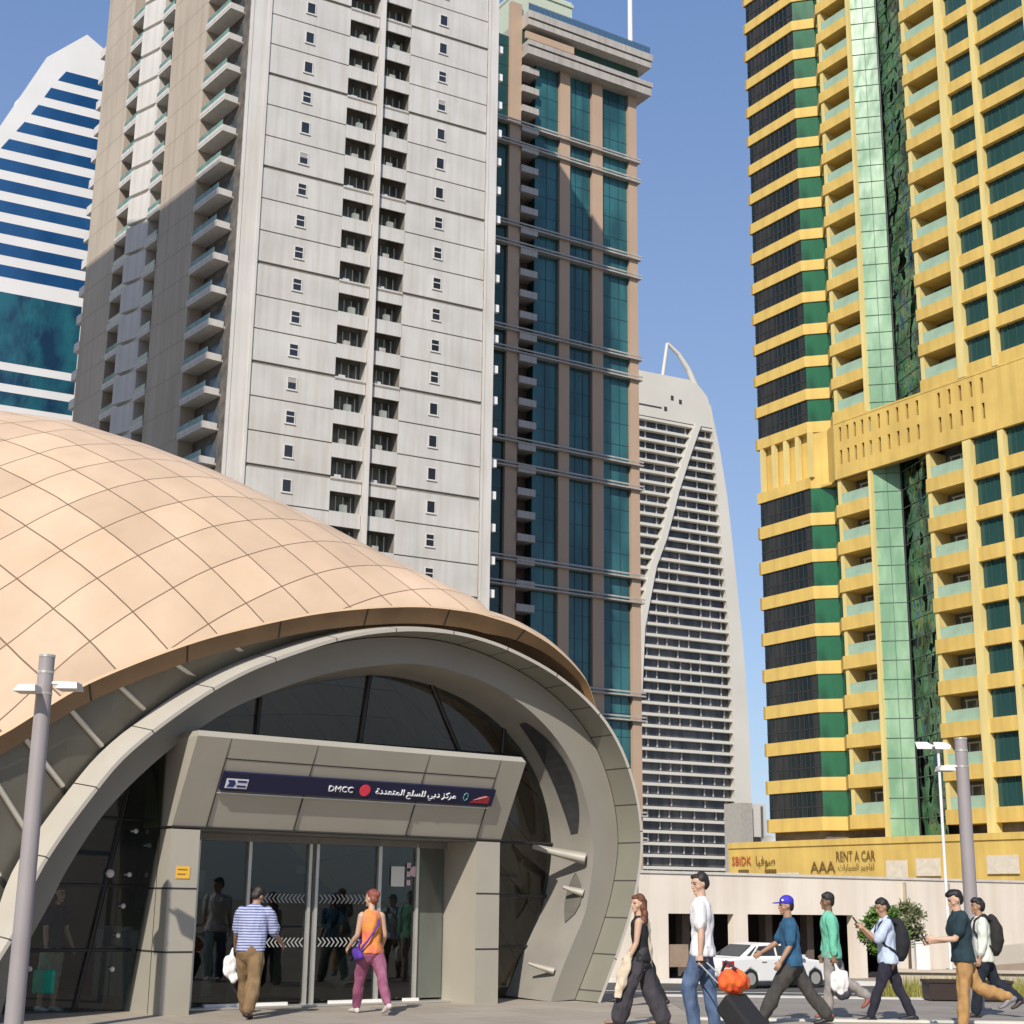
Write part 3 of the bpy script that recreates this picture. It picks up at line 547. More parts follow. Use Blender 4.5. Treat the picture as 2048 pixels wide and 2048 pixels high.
# inclined glazing between hood and shell, with struts
def at_t(c, x, lo_i=0, hi_i=None):
    best = min(range(len(c)//2+10), key=lambda i: abs(c[i].x-x)); return c[best]
MG = glass_wall('side_glass', (.13, .12, .092), .25, .01, col2=(.16, .155, .13), spec=.3, scale=.8)
SI = [(-2.45, 1.2, -4.2, 2.1), (-2.3, 1.75, -3.3, 2.72), (-2.02, 2.32, -2.76, 3.14), (-1.59, 2.89, -2.29, 3.48), (-1.11, 3.44, -1.74, 3.89), (-.56, 3.97, -1.1, 4.24), (.14, 4.48, -.35, 4.61), (.92, 4.87, .48, 4.96), (1.71, 5.22, 1.39, 5.3), (2.4, 5.38, 2.2, 5.45)]
g = MB(); g2 = []
for a in SI: g2 += [(a[0]+.14, .05, a[1]-.16), (a[2], -.33, a[3]-.0), (a[2]-.03, -.33, a[3]+.06)]
g.add(g2, [(3*i+k, 3*i+1+k, 3*i+4+k, 3*i+3+k) for i in range(len(SI)-1) for k in (0, 1)]); g.build('side_glazing', MG, ST)
for a in SI[1:-1]:
    q = MB(); p0 = Vector((a[0], -.06, a[1])); p1 = Vector((a[2], -.36, a[3])); d = (p1-p0).normalized()
    q.tube(p0-d*.02, p1+d*.05, .038, .038, n=4, side=(0, 1, 0)); q.build('strut', M_hood if False else mat('strut_white', (.62, .58, .5), .45, var=.03), ST)
q = MB(); vsl = []
for a in SI: vsl += [(a[0], .12, a[1]-.05), (a[2], .12, a[3]+.25)]
q.add(vsl, [(2*i, 2*i+1, 2*i+3, 2*i+2) for i in range(len(SI)-1)]); q.build('dark_backing', mat('dark_backing', (.085, .08, .062), .7, var=.3, scale=.6), ST)  # dark sheet added behind the glazing to hide sunlit surfaces
# left flank wall between hood foot and shell foot
# ------------------------------------------------ glass front (leans out towards the top)
def gw(z): return 1.05-.03*z
ring2 = offs(ci, -.02)
def zspan(x):
    zs = []
    for p, q in zip(ring2, ring2[1:]):
        if (p.x-x)*(q.x-x) <= 0 and p.x != q.x: zs.append(p.y+(q.y-p.y)*(x-p.x)/(q.x-p.x))
    if not zs: return None
    hi = max(zs); lo_z = min(zs) if len(zs) > 1 and hi-min(zs) > .2 else 0.
    return lo_z, hi
def glaze(x0, x1, zmin):
    b = MB(); n = int((x1-x0)/.05); cols = []
    for i in range(n+1):
        x = x0+(x1-x0)*i/n; sp = zspan(x)
        if sp and max(sp[0], zmin) < sp[1]: cols.append((x, max(sp[0], zmin), sp[1]))
    v = []
    for x, a, c_ in cols: v += [(x, gw(a), a), (x, gw(c_), c_)]
    b.add(v, [(2*i, 2*i+2, 2*i+3, 2*i+1) for i in range(len(cols)-1)]); b.build('front_glazing', M_glass, ST)
glaze(-2.08, -.02, .02); glaze(5.54, 7.4, .02); glaze(-.02, 5.54, 3.72)
def mull(x0, z0, x1, z1, w=.045, m=M_mull, name='mullion', dy=-.02):
    q = MB(); q.tube((x0, gw(z0)+dy, z0), (x1, gw(z1)+dy, z1), w/2*1.41, n=4, side=(1, 1, 0) if abs(x1-x0) < abs(z1-z0) else (0, 1, 1)); q.build(name, m, ST)
for z in (.8, 1.65, 2.55): mull(-2.0+(z*.27), z, -.02, z)
mull(-.75, 0.02, -.2, 3.25, .05)
for z in (.8, 1.6, 2.45): mull(5.6, z, 7.1+.1*z, z)
mull(1.66, 3.75, 1.68, 4.48, .06); mull(3.45, 3.75, 3.58, 4.98, .06); mull(5.5, 3.6, 4.75, 4.9, .05); mull(5.95, .05, 6.25, 4.3, .05)
mull(-.5, 3.78, 6.6, 3.84, .1)
for (x, z) in ((-.43, 1.81), (-.11, 2.39), (-.2, 1.38), (-.24, .99), (-.28, .55), (-1.42, .57), (.1, 2.2), (-.15, 1.8)):
    q = MB(); q.ball((x, gw(z)-.06, z), .035 if z != 1.81 or x != -.43 else .06, nu=8, nv=6); q.tube((x, gw(z)-.05, z), (x, gw(z)+.1, z), .012); q.build('glass_fitting', M_white, ST)
q = MB(); q.add([(-.03, .3, 3.5), (-.03, gw(3)-.02, 3.5), (-.03, gw(.1)-.02, .02), (-.03, 1.0, .02), (-.03, .3, 2.4)], [(0, 1, 2, 3, 4)]); q.build('glass_fin', clear_glass('fin_glass', (.5, .62, .56)), ST)
# ------------------------------------------------ entrance surround (box portal with a canopy face that leans out)
def yf(z): return -.62*(z-2.42)/1.2 if z > 2.42 else 0
DB = MB(); DB.add([(0, 0, 0), (.42, 0, 0), (.42, 1.15, 0), (0, 1.15, 0), (0, 0, 2.4), (.42, 0, 2.4), (.42, .38, 2.4), (0, .38, 2.4)], [(0, 3, 2, 1), (4, 5, 6, 7), (0, 1, 5, 4), (0, 4, 7, 3), (1, 2, 6, 5), (3, 7, 6, 2)]); DB.build('pier', M_alu, ST)
DB = MB(); DB.box(5.08, 5.52, 0, .95, 0, 2.40); DB.build('pier', M_alu, ST)
DB = MB(); y2 = yf(3.62)
v = [(0, .0, 2.44), (5.54, .0, 2.44), (5.54, y2, 3.60), (0, y2, 3.60), (0, .95, 2.44), (5.54, .95, 2.44), (5.54, .62, 3.60), (0, .62, 3.60), (.04, y2+.06, 3.68), (5.5, y2+.06, 3.68), (5.5, .6, 3.68), (.04, .6, 3.68)]
DB.add(v, [(0, 1, 2, 3), (0, 4, 5, 1), (1, 5, 6, 2), (0, 3, 7, 4), (3, 2, 9, 8), (2, 6, 10, 9), (8, 9, 10, 11), (7, 3, 8, 11), (4, 7, 6, 5)]); DB.build('canopy', M_alu, ST)
def cj(x0, z0, x1, z1, w=.022):
    q = MB(); q.tube((x0, yf(z0)-.002, z0), (x1, yf(z1)-.002, z1), w/2, n=4); q.build('panel_joint', M_joint, ST)
for x in (.5, 5.06): cj(x, 2.45, x, 3.6)
for x in (1.85, 3.75): cj(x, 2.45, x, 2.93); cj(x, 3.19, x, 3.6)
cj(.5, 3.34, 5.06, 3.34); cj(.0, 2.43, 5.54, 2.43, .035)
for (x0, x1, y) in ((0, .42, -.002), (5.08, 5.52, -.002)):
    for z in (.8, 1.62):
        q = MB(); q.box(x0, x1, y-.001, y+.01, z-.012, z+.012); q.build('panel_joint', M_joint, ST)
for z in (.8, 1.62): q = MB(); q.box(-.003, .0, 0, 1.13-.32*z, z-.012, z+.012); q.build('panel_joint', M_joint, ST)
q = MB(); q.box(-.003, 0, .36, .375, 0, 2.38); q.build('panel_joint', M_joint, ST)
# ------------------------------------------------ doors
def frame(x, w, y=.85, z0=0, z1=2.36, name='door_frame', m=M_steel): q = MB(); q.box(x-w/2, x+w/2, y-.05, y+.05, z0, z1); return q.build(name, m, ST)
for x, w in ((.8, .06), (1.62, .05), (2.62, .05), (2.74, .05), (3.84, .06), (4.53, .05)): frame(x, w)
q = MB(); q.box(.42, 5.08, .8, .95, 2.3, 2.40); q.build('door_header', mat('header_grey', (.2, .19, .17), .5), ST)
q = MB(); q.box(.42, 5.08, .0, .95, 2.405, 2.43); q.build('portal_ceiling', mat('portal_ceiling', (.2, .19, .17), .5), ST)
for i, (a, c_) in enumerate(((.45, 1.6), (1.65, 2.6), (2.76, 3.81), (3.87, 4.5), (4.56, 5.05))):
    q = MB(); q.box(a, c_, .85, .862, .06, 2.3); d = q.build('door_leaf' if i < 4 else 'side_pane', M_dglass if i < 4 else glass_wall('frosted_pane', (.10, .11, .095), .15, .01, col2=(.14, .15, .13), scale=2), ST)
    if i in (1, 2):
        for z in (.89, 1.51):
            ch = MB(); n_ = 13; s_ = -1 if i == 1 else 1
            for k in range(n_):
                cx = a+.04+(c_-a-.08)*(k+.5)/n_; e = .028
                for sg in (-1, 1): ch.add([(cx-s_*e, .845, z+sg*.065), (cx-s_*e+.022, .845, z+sg*.065), (cx+s_*e+.022, .845, z), (cx+s_*e, .845, z)], [(0, 1, 2, 3)])
            ch.build('chevron_strip', mat('frosting', (.42, .42, .4), .8, var=.02), d)
q = MB(); q.box(.42, 5.08, .6, .95, 0.005, .03); q.build('threshold', M_steel, ST)
q = MB(); q.box(1.0, 2.3, .72, .79, .0, .07); q.box(3.0, 4.0, .72, .79, .0, .07); q.box(4.3, 4.56, .72, .79, .0, .07); q.build('threshold_strip', M_white, ST)
# notices on the glass and pier
def notice(x, z, w, h, m, y=.835, name='notice'): q = MB(); q.box(x-w/2, x+w/2, y-.006, y, z-h/2, z+h/2); return q.build(name, m, ST)
M_or = mat('orange_sign', (.8, .45, .05), .5, var=.03); M_paper = mat('paper', (.75, .74, .7), .6, var=.03); M_pink = mat('pink_sign', (.7, .5, .55), .5, var=.1, scale=30)
n0 = notice(.2, 1.83, .2, .16, M_or, y=-.004)
q = MB(); q.box(.12, .26, -.013, -.011, 1.86, 1.875); q.box(.12, .24, -.013, -.011, 1.80, 1.815); q.build('notice_print', mat('brown_ink', (.25, .12, .03), .6), n0)
notice(4.18, 1.86, .24, .3, M_paper)
for dx, dz in ((0, 0), (0, .13), (0, -.13)): notice(4.38+dx, 1.9+dz, .07, .08, M_pink)
def disc(x, z, r, m, y=.83, name='round_sticker'): q = MB(); q.tube((x, y, z), (x, y-.008, z), r, n=20); return q.build(name, m, ST)
disc(4.5-.02, 1.94, .08, M_pink); disc(.6, 1.98, .09, mat('yellow_sticker', (.55, .5, .08), .5)); disc(.6, 1.84, .07, mat('grey_sticker', (.25, .25, .25), .5))
# ------------------------------------------------ navy sign on canopy
SG = MB(); SG.box(.0, 4.58, -.05, .0, -.135, .135); sg = SG.build('sign_board', mat('navy_sign', (.006, .008, .045), .45, var=.05), ST)
sg.location = (.52, yf(3.06)-.01, 3.06); sg.rotation_euler = (R(27.3), 0, 0)
def stx(name, txt, size, x, z, m, w=None, **k): return text_part(name, txt, size, m, sg, (x, -.056, z), width=w, **k)
M_sw = mat('sign_white', (.8, .8, .82), .5, var=0); M_red = mat('sign_red', (.85, .05, .09), .5, var=0)
stx('lettering', 'DMCC', .125, 1.86, -.045, M_sw, w=.4)
stx('lettering', arabic('مركز دبي للسلع المتعددة'), .125, 3.16, -.04, M_sw, w=1.42)
q = MB(); q.tube((2.26, -.052, .0), (2.26, -.060, .0), .088, n=24); q.build('line_marker', M_red, sg)
q = MB(); q.box(.05, .38, -.056, -.052, -.09, .05); e_ = q.build('emblem', M_sw, sg)
q = MB(); q.slab([(.07, -.07), (.17, -.07), (.2, -.02), (.17, .03), (.07, .03), (.1, -.02)], -.060, -.0565); q.box(.22, .36, -.060, -.0565, .0, .03); q.box(.22, .36, -.060, -.0565, -.07, -.04); q.build('emblem_print', mat('sign_navy', (.02, .03, .16), .5), e_)
q = MB(); q.slab([(4.15, -.09), (4.5, -.09), (4.5, .02), (4.42, .035), (4.3, .0)], -.058, -.052); q.build('emblem', mat('sign_crimson', (.35, .02, .03), .5), sg)
q = MB(); q.slab([(4.2, -.045), (4.3, .0), (4.42, .03), (4.46, .02), (4.32, -.02)], -.062, -.058); q.build('emblem', mat('sign_pinkish', (.8, .4, .42), .5), sg)
q = MB()
for k in range(6): a = k*1.05; q.tube((4.05+.04*math.cos(a), -.056, .0+.06*math.sin(a)), (4.05+.04*math.cos(a+.7), -.056, .06*math.sin(a+.7)), .008, n=6)
q.build('emblem', mat('sign_teal', (.15, .4, .45), .5), sg)
q = MB(); q.box(.5, 5.08, yf(2.9)-.03, yf(2.9)+.05, 2.885, 2.9); q.build('sign_bracket', M_steel, ST)
# ------------------------------------------------ right inner lining details: brackets
for (x, z, L_, r_) in ((7.34, 2.25, .62, .1), (7.3, 1.7, .22, .07), (6.7, .5, .28, .06)):
    q = MB(); q.tube((x, .1, z-.05), (x-L_, .15+L_*.9, z+.22*L_), r_, r_*.4, n=4); q.build('bracket', mat('bracket_grey', (.42, .39, .33), .5, var=.05), ST)
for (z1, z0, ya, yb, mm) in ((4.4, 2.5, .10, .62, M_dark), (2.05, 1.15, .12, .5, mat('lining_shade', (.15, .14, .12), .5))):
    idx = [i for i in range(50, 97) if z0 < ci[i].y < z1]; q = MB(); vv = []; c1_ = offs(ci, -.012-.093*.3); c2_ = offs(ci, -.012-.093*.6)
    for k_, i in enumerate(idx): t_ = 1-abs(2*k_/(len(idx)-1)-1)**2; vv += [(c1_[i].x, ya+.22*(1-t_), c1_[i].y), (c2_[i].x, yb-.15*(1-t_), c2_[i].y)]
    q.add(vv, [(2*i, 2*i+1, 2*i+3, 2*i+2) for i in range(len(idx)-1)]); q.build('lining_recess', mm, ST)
# ------------------------------------------------ hall inside
q = MB(); q.box(-5.5, 8.6, 1.15, 6.8, .004, .02); q.build('hall_floor', mat('hall_floor', (.16, .15, .14), .3, var=.1), ST)
q = MB(); q.box(-3.5, 8.4, 6.5, 6.6, .02, 5.2); q.build('hall_wall', mat('hall_wall', (.10, .10, .095), .6, var=.4, scale=.5), ST)
q = MB(); q.box(-1.2, 7.4, 1.3, 6.4, 3.72, 3.82); q.build('hall_ceiling', mat('hall_ceiling', (.13, .125, .11), .6, var=.2), ST)
for k in range(5):
    x = .9+k*.62; q = MB(); q.box(x, x+.16, 3.2, 4.5, .02, 1.0); q.box(x-.02, x+.18, 3.5, 4.2, 1.0, 1.06); q.build('ticket_gate', mat('gate_steel', (.3, .3, .31), .3, metal=.6), ST)
q = MB(); q.add([(4.6, 3.6, .2), (4.6, 4.6, .2), (7.2, 4.6, 3.2), (7.2, 3.6, 3.2), (4.9, 3.6, .02), (4.9, 4.6, .02), (7.4, 4.6, 2.8), (7.4, 3.6, 2.8)], [(0, 1, 2, 3), (4, 7, 6, 5), (0, 3, 7, 4), (1, 5, 6, 2)]); q.build('escalator', mat('escalator_grey', (.35, .4, .38), .4), ST)
for x, z, w, h, c_ in ((1.25, 1.75, .4, .3, (.45, .45, .43)), (1.02, 1.2, .2, .9, (.3, .3, .27)), (3.2, 1.95, .35, .12, (.4, .38, .3)), (3.4, 1.1, .5, .07, (.35, .33, .3)), (2.0, .4, .12, .8, (.2, .2, .2))):
    q = MB(); q.box(x-w/2, x+w/2, 1.9, 1.95, z-h/2, z+h/2); q.build('hall_sign', mat('hs%d' % int(x*100), c_, .5, var=.2, scale=6), ST)
# ================================================================== TOWERS
M_conc = mat('pale_render', (.545, .53, .505), .8, var=.07, scale=.22, bump=.1, bscale=2, streak=.10)
M_conc2 = mat('pale_render_edge', (.61, .585, .55), .75, var=.05, scale=.2, streak=.10)
M_beige = mat('beige_render', (.44, .375, .30), .85, var=.08, scale=.1, streak=.12)
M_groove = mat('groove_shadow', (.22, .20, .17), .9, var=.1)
M_win = glass_wall('window_glass', (.02, .025, .035), .08, .01)
M_frame = mat('window_frame', (.62, .6, .56), .5, var=.03)
M_balback = mat('balcony_back', (.13, .115, .10), .7, var=.35, scale=.8)
M_bglass = glass_wall('balcony_door_glass', (.05, .06, .06), .1, .01, col2=(.12, .14, .14), scale=.6)
M_greeng = mat('green_rail_glass', (.16, .26, .20), .15, var=.2, scale=1)

# ------------------------------------------------------------------ pale apartment tower (centre left)
WX, WY = -27.7, 140.0
WT = root('apartment_tower', WX, WY, 0, 61.5, 'pale grey slab apartment tower with stacked recessed balconies and small square windows', 'apartment tower', None)
HW = 153.0; Z0 = 42.65; PF = 3.56
ks = list(range(-11, 31)); zj = lambda k: Z0+PF*k
seg = [(1.7, 10.7), (17.95, 27.55)]
b = MB()
b.box(-.6, 28.8, .16, 13, -1.28, HW, 1)                      # recessed core behind the joints (shows as the joint shadow)
for k in ks:
    t0 = .19 if k % 3 == 0 else .07; t1 = .19 if (k+1) % 3 == 0 else .07
    for x0, x1 in seg: b.box(x0, x1, 0, .2, max(-1.2, zj(k)+t0), min(HW, zj(k+1)-t1), 0)
b.build('facade_wall', [M_conc, M_groove], WT)
b = MB(); b.box(-.6, 1.7, -.12, .2, -1.28, HW+1); b.box(-.6, -.25, -.2, .2, -1.28, HW+1); b.box(1.4, 1.7, -.2, .2, -1.28, HW+1); b.build('corner_pier', M_conc2, WT)
b = MB(); b.box(27.6, 28.9, -.14, .2, -1.28, HW+1); b.box(27.6, 27.85, -.22, .2, -1.28, HW+1); b.build('corner_pier', M_conc2, WT)
b = MB(); b.box(14.15, 14.65, -.55, .2, -1.28, HW+2); b.build('fin', M_conc2, WT)
# balcony bays: dark recess boxes cut as real niches (core stops short of them)
def white_balcony(w, name='balcony', mir=1, seed=0):
    rnd = random.Random(seed)
    b = MB(); b.box(0, w, -.06, .10, -1.45, .08, 0); b.box(0, w, .10, .2, -1.3, -1.15, 0)
    o = b.build(name, [M_conc], WT)
    d = MB(); d.box(.05, w-.05, -.0, .02, .1, 1.98, 0)
    for x in (.3, w*.35, w*.62): d.box(x, x+.07, -.04, 0, .1, 1.5, 1)
    if rnd.random() < .7: x = rnd.uniform(.5, w-1.1); d.box(x, x+rnd.uniform(.4, .9), -.45, -.2, .1, rnd.uniform(.4, .9), 2)
    dd = d.build('balcony_door', [M_bglass, M_frame, mat('laundry%d' % (seed % 3), [(.5, .5, .52), (.35, .1, .12), (.25, .3, .3)][seed % 3], .8, var=.2)], o, loc=(0, 0, 0))
    return o
# re-cut core: rebuild core as separate blocks leaving niches 1.5 m deep
me = [c for c in WT.children if c.name.startswith('facade_wall')][0]; bpy.data.objects.remove(me)
b = MB(); b.box(-.6, 10.7, .16, 13, -1.28, HW, 1); b.box(17.95, 28.8, .16, 13, -1.28, HW, 1); b.box(10.7, 17.95, 1.7, 13, -1.28, HW, 2)
b.box(14.1, 14.7, .2, 1.7, -1.28, HW, 0)
for k in ks:
    t0 = .19 if k % 3 == 0 else .07; t1 = .19 if (k+1) % 3 == 0 else .07
    for x0, x1 in seg: b.box(x0, x1, 0, .16, max(-1.2, zj(k)+t0), min(HW, zj(k+1)-t1), 0)
    for x0, x1 in ((10.7, 14.1), (14.7, 17.95)):
        b.box(x0, x1, .12, 1.7, zj(k)-.30, zj(k)-.1, 0)                                     # floor slab
        if zj(k+1) < 30 or zj(k) > 103: b.box(x0, x1, .0, .12, zj(k)-1.5, zj(k)+.06, 0)
b.build('facade_wall', [M_conc, M_groove, M_balback], WT)
protos = []
vis = [k for k in ks if 31 < zj(k) < 105]
for i, k in enumerate(vis):
    for j, (x0, w) in enumerate(((10.72, 3.36), (14.72, 3.2))):
        if i < 3:
            o = MB(); o.box(0, w, -.05, .115, -1.45, .06, 0)
            if k % 3 == 0: pass
            o = o.build('balcony', [M_conc], WT); d = MB(); d.box(.1, w-.1, 1.62, 1.68, -.08, 2.2, 0)
            for x in (.25, w*.36, w*.6, w-.5): d.box(x, x+.09, 1.56, 1.62, -.08, 2.1, 1)
            rx = .6+.4*i; d.box(rx, rx+.7, .5, .9, -.1, .5+.25*i, 2)
            d.build('balcony_door', [M_bglass, M_frame, mat('clutter%d' % i, [(.55, .55, .57), (.42, .40, .36), (.3, .33, .3)][i], .8, var=.2)], o)
            o.location = (x0, 0, zj(k)); protos.append(o)
        else: rep(protos[(i*7+j*3) % 3*2+j], WT, (x0, 0, zj(k)))
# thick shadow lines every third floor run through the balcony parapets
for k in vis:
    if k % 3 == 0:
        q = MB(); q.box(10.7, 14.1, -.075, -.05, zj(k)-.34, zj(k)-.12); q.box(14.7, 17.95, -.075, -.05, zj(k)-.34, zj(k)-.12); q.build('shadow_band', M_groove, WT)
wps = []
for v_ in range(3):
    q = MB(); q.box(0, 1.05, -.07, .0, 0, .1); q.box(0, 1.05, -.07, 0, 1.3, 1.4); q.box(0, .1, -.07, 0, .1, 1.3); q.box(.95, 1.05, -.07, 0, .1, 1.3); q.box(-.08, 1.13, -.12, 0, -.07, 0)
    if v_ == 1: q.box(.1, .95, -.06, 0, .75, .85)
    wp = q.build('window', M_frame, WT); q = MB(); q.box(.1, .95, -.02, -.012, .1, 1.3)
    if v_ == 2: q.box(.1, .95, -.03, -.021, .8, 1.3, 1)
    q.build('pane', [M_win, mat('blind', (.35, .33, .3), .7)], wp); wps.append(wp)
ii = 0
for k in vis:
    for x in (5.6, 21.4):
        v_ = 1 if 50 < zj(k) < 72 or (ii*7 % 5 == 1) else (2 if ii*3 % 7 == 2 else 0)
        if ii < 3: wps[ii].location = (x, 0, zj(k)+1.25)
        else: rep(wps[v_], WT, (x, 0, zj(k)+1.25))
        ii += 1
ac = None
for i, k in enumerate(vis):
    if not ac:
        q = MB(); q.box(0, .85, 0, .5, 0, .85, 0); ac = q.build('air_conditioner', M_white, WT, loc=(28.92, .4, zj(k)+.4))
    elif zj(k) < 98: rep(ac, WT, (28.92, .4, zj(k)+.4))
# side wing facing left (runs back from the corner at azimuth -38); local frame: x back along the side, y outwards
SW = bpy.data.objects.new('side_wing', None)
def side_part(b, name, mats): return b.build(name, mats, WT)
sa = R(-38-61.5)                                              # direction relative to the tower frame (compass, clockwise)
sx, sy = math.cos(-sa), math.sin(-sa)                         # unit vector along the wing in tower-local coordinates
ox, oy = -sy, sx                                              # outward
bpy.data.objects.remove(SW)
def side_obj(b, name, mats, loc=(0, 0, 0)):
    o = b.build(name, mats, WT); o.rotation_euler = (0, 0, math.atan2(sy, sx)); o.location = (-.6+sx*loc[0]+ox*loc[1], sy*loc[0]+oy*loc[1], loc[2]); return o
b = MB()
b.box(0, 37.8, -11, .0, -1.28, HW, 1)
for x0, x1 in ((6.7, 15.5), (27.3, 35.6)):
    b.box(x0, x1, 0, 1.6, -1.28, HW, 0)
b.box(18.6, 22.4, 0, 1.5, -1.28, HW, 2)
for k in ks:
    for x0, x1 in ((6.7, 15.5), (27.3, 35.6)): b.box(x0+.05, x1-.05, 1.6, 1.606, zj(k)-.05, zj(k)+.05, 3)
side_obj(b, 'wing_wall', [M_beige, M_balback, M_conc2, mat('beige_joint', (.32, .275, .22), .9, var=0)])
sb = {}
for k in vis:
    for (x0, x1, nm) in ((1.2, 6.7, 'a'), (15.5, 18.6, 'b'), (22.4, 27.3, 'c')):
        if nm not in sb:
            w = x1-x0; q = MB()
            q.box(0, w, 0, 1.75, -.28, 0, 0); q.box(0, w, 1.6, 1.78, 0, .42, 0)
            q.box(.1, w-.1, 1.66, 1.7, .42, 1.05, 1); q.box(.2, w-.2, .005, .06, 0.0, 2.3, 2)
            if nm == 'a': q.box(-.1, .0, .2, 1.75, -.28, .42, 0)
            o = side_obj(q, 'wing_balcony', [M_conc2, M_greeng, M_bglass], (x0, 0, zj(k))); sb[nm] = o
        else:
            o = rep(sb[nm], WT, (-.6+sx*x0, sy*x0, zj(k))); o.rotation_euler = sb[nm].rotation_euler
# angled white window bays on the strip between the wing balconies
bay = None
for k in vis:
    if not bay:
        q = MB(); q.add([(0, 0, 0), (3.8, 0, 0), (3.8, .9, 0), (0, 0, 3.1), (3.8, 0, 3.1), (3.8, .9, 3.1), (3.8, .9, .3)], [(0, 1, 2), (3, 5, 4), (0, 2, 5, 3), (1, 4, 5, 2)]); bay = side_obj(q, 'angled_bay', [M_conc2], (18.6, 1.5, zj(k)+.2))
    else:
        o = rep(bay, WT, (-.6+sx*18.6+ox*1.5, sy*18.6+oy*1.5, zj(k)+.2)); o.rotation_euler = bay.rotation_euler
ew = None
for k in vis:
    if not ew: q = MB(); q.box(0, 1.6, 0, 1.4, 0, 1.1); ew = side_obj(q, 'end_balcony', [M_conc2], (35.6, .2, zj(k)))
    else: o = rep(ew, WT, (-.6+sx*35.6+ox*.2, sy*35.6+oy*.2, zj(k))); o.rotation_euler = ew.rotation_euler

# ------------------------------------------------------------------ teal glass tower
M_teal = glass_wall('teal_glass', (.018, .075, .085), .06, .03, bscale=.25, stretch=(1, 1, .3), col2=(.04, .15, .16), scale=.22)
M_tealg = glass_wall('teal_green_glass', (.012, .05, .045), .06, .03, bscale=.25, col2=(.03, .09, .07), scale=.1)
M_tan = mat('tan_pilaster', (.46, .325, .225), .75, var=.05, scale=.1)
M_gband = mat('grey_band', (.44, .405, .365), .6, var=.08, scale=.2, streak=.15)
TT = root('glass_tower', 19.1, 220, 0, 58.5, 'teal glass tower with tan pilasters, balcony stack and overhanging grey roof cornice', 'office tower')
HT = 132.0
b = MB(); b.box(-29.5, -22, .3, 24, -1.28, HT); b.box(-19, -.05, .3, 24, -1.28, HT); b.build('core', M_tealg, TT)
for x0, x1, m in ((-29.5, -24, M_tealg), (-19, -14.8, M_teal), (-12.9, -8.7, M_teal), (-6.7, -1.6, M_teal)):
    b = MB(); b.box(x0, x1, .1, .3, -1.28, HT)
    n = max(2, int((x1-x0)/1.4))
    g = b.build('glass_curtain', m, TT); q = MB()
    for i in range(1, n): x = x0+(x1-x0)*i/n; q.box(x-.04, x+.04, .04, .1, 0, HT)
    for i in range(0, 39): q.box(x0, x1, .06, .1, i*3.4+1, i*3.4+1.07)
    q.build('glazing_bar', mat('teal_mullion', (.02, .05, .06), .5, var=0), g)
for x0, x1 in ((-24, -22), (-14.8, -12.9), (-8.7, -6.7), (-1.6, 0)):
    b = MB(); b.box(x0, x1, -.5, .3, -1.28, HT+(6 if x0 == -24 else 0)); b.build('pilaster', M_tan, TT)
b = MB(); b.box(-1.6, 0, .3, 24, -1.28, HT); b.build('side_wall', M_tan, TT)
b = MB(); b.box(-22, -19, 1.9, 2.0, -1.28, HT); b.build('balcony_recess', mat('brown_recess', (.12, .08, .065), .8, var=.4, scale=.6), TT)
tb = None; z = 14.0
while z < 130:
    if not tb:
        q = MB(); q.box(0, 3, -.9, 1.9, 0, .3, 0); q.box(0, 3, -.9, -.75, .3, 1.05, 0); q.box(0, .12, -.75, 1.9, .3, 1.05, 0); q.box(2.88, 3, -.75, 1.9, .3, 1.05, 0); q.box(.4, 2.6, 1.84, 1.9, .3, 2.6, 1)
        tb = q.build('balcony', [M_gband, mat('balcony_wood', (.14, .06, .045), .6, var=.3)], TT, loc=(-22, 0, z))
    else: rep(tb, TT, (-22, 0, z))
    z += 3.4
for z in (10.4, 14, 27.6, 31.2, 45.1, 48.8, 62.6, 66.4, 80.2, 83.5, 97.1, 100.3, 113.7, 117.2):
    b = MB(); b.box(-29.5, .45, -1.0, .1, z-.45, z-.23); b.box(-29.5, .45, -1.0, -.85, z+.05, z+.28); b.box(-.1, .45, .1, 20, z-.45, z-.23); b.build('floor_band', M_gband, TT)
b = MB(); b.box(-22, 1.7, -2.3, 24.5, 128.6, 129.9); b.box(-22, 1.9, -2.5, 24.5, 130.1, 130.9); b.box(-22, 1.5, -2.0, 24, 129.9, 130.1)
b.build('cornice', M_gband, TT)
b = MB(); b.box(-22, .3, -.6, 23, 130.9, 134); b.build('attic', M_tealg, TT)
b = MB(); b.box(-22, 1.7, -2.4, 24.5, 133.6, 134.6); b.box(-22, 1.9, -2.6, 24.7, 134.8, 136.0); b.box(-22, 1.5, -2.1, 24.2, 134.6, 134.8); b.build('cornice', M_gband, TT)
b = MB(); b.box(-22, -13, -1.7, -1.3, 131.6, 132.8); b.build('loggia_beam', M_tan, TT)
b = MB()
for i in range(24): x = -22+i; b.box(x, x+.06, -2.4, -2.34, 136, 137.3)
b.box(-22, 1.5, -2.4, -2.35, 137.25, 137.35); b.box(-22, 1.5, -2.39, -2.36, 136.1, 137.2, 1); b.build('roof_railing', [mat('rail_blue', (.1, .16, .22), .4), mat('rail_glass_blue', (.06, .12, .2), .1)], TT)
b = MB(); b.box(-22, -12.3, 0, 12, 136, 142); b.box(-22, -12.1, -.2, 12, 141, 141.5); b.build('plant_room', mat('pale_green_render', (.5, .55, .42), .7, var=.06), TT)
b = MB(); b.tube((-1.9, -1.6, 136), (-1.9, -1.6, 152), .42, .38, n=10); b.build('mast', M_white, TT)

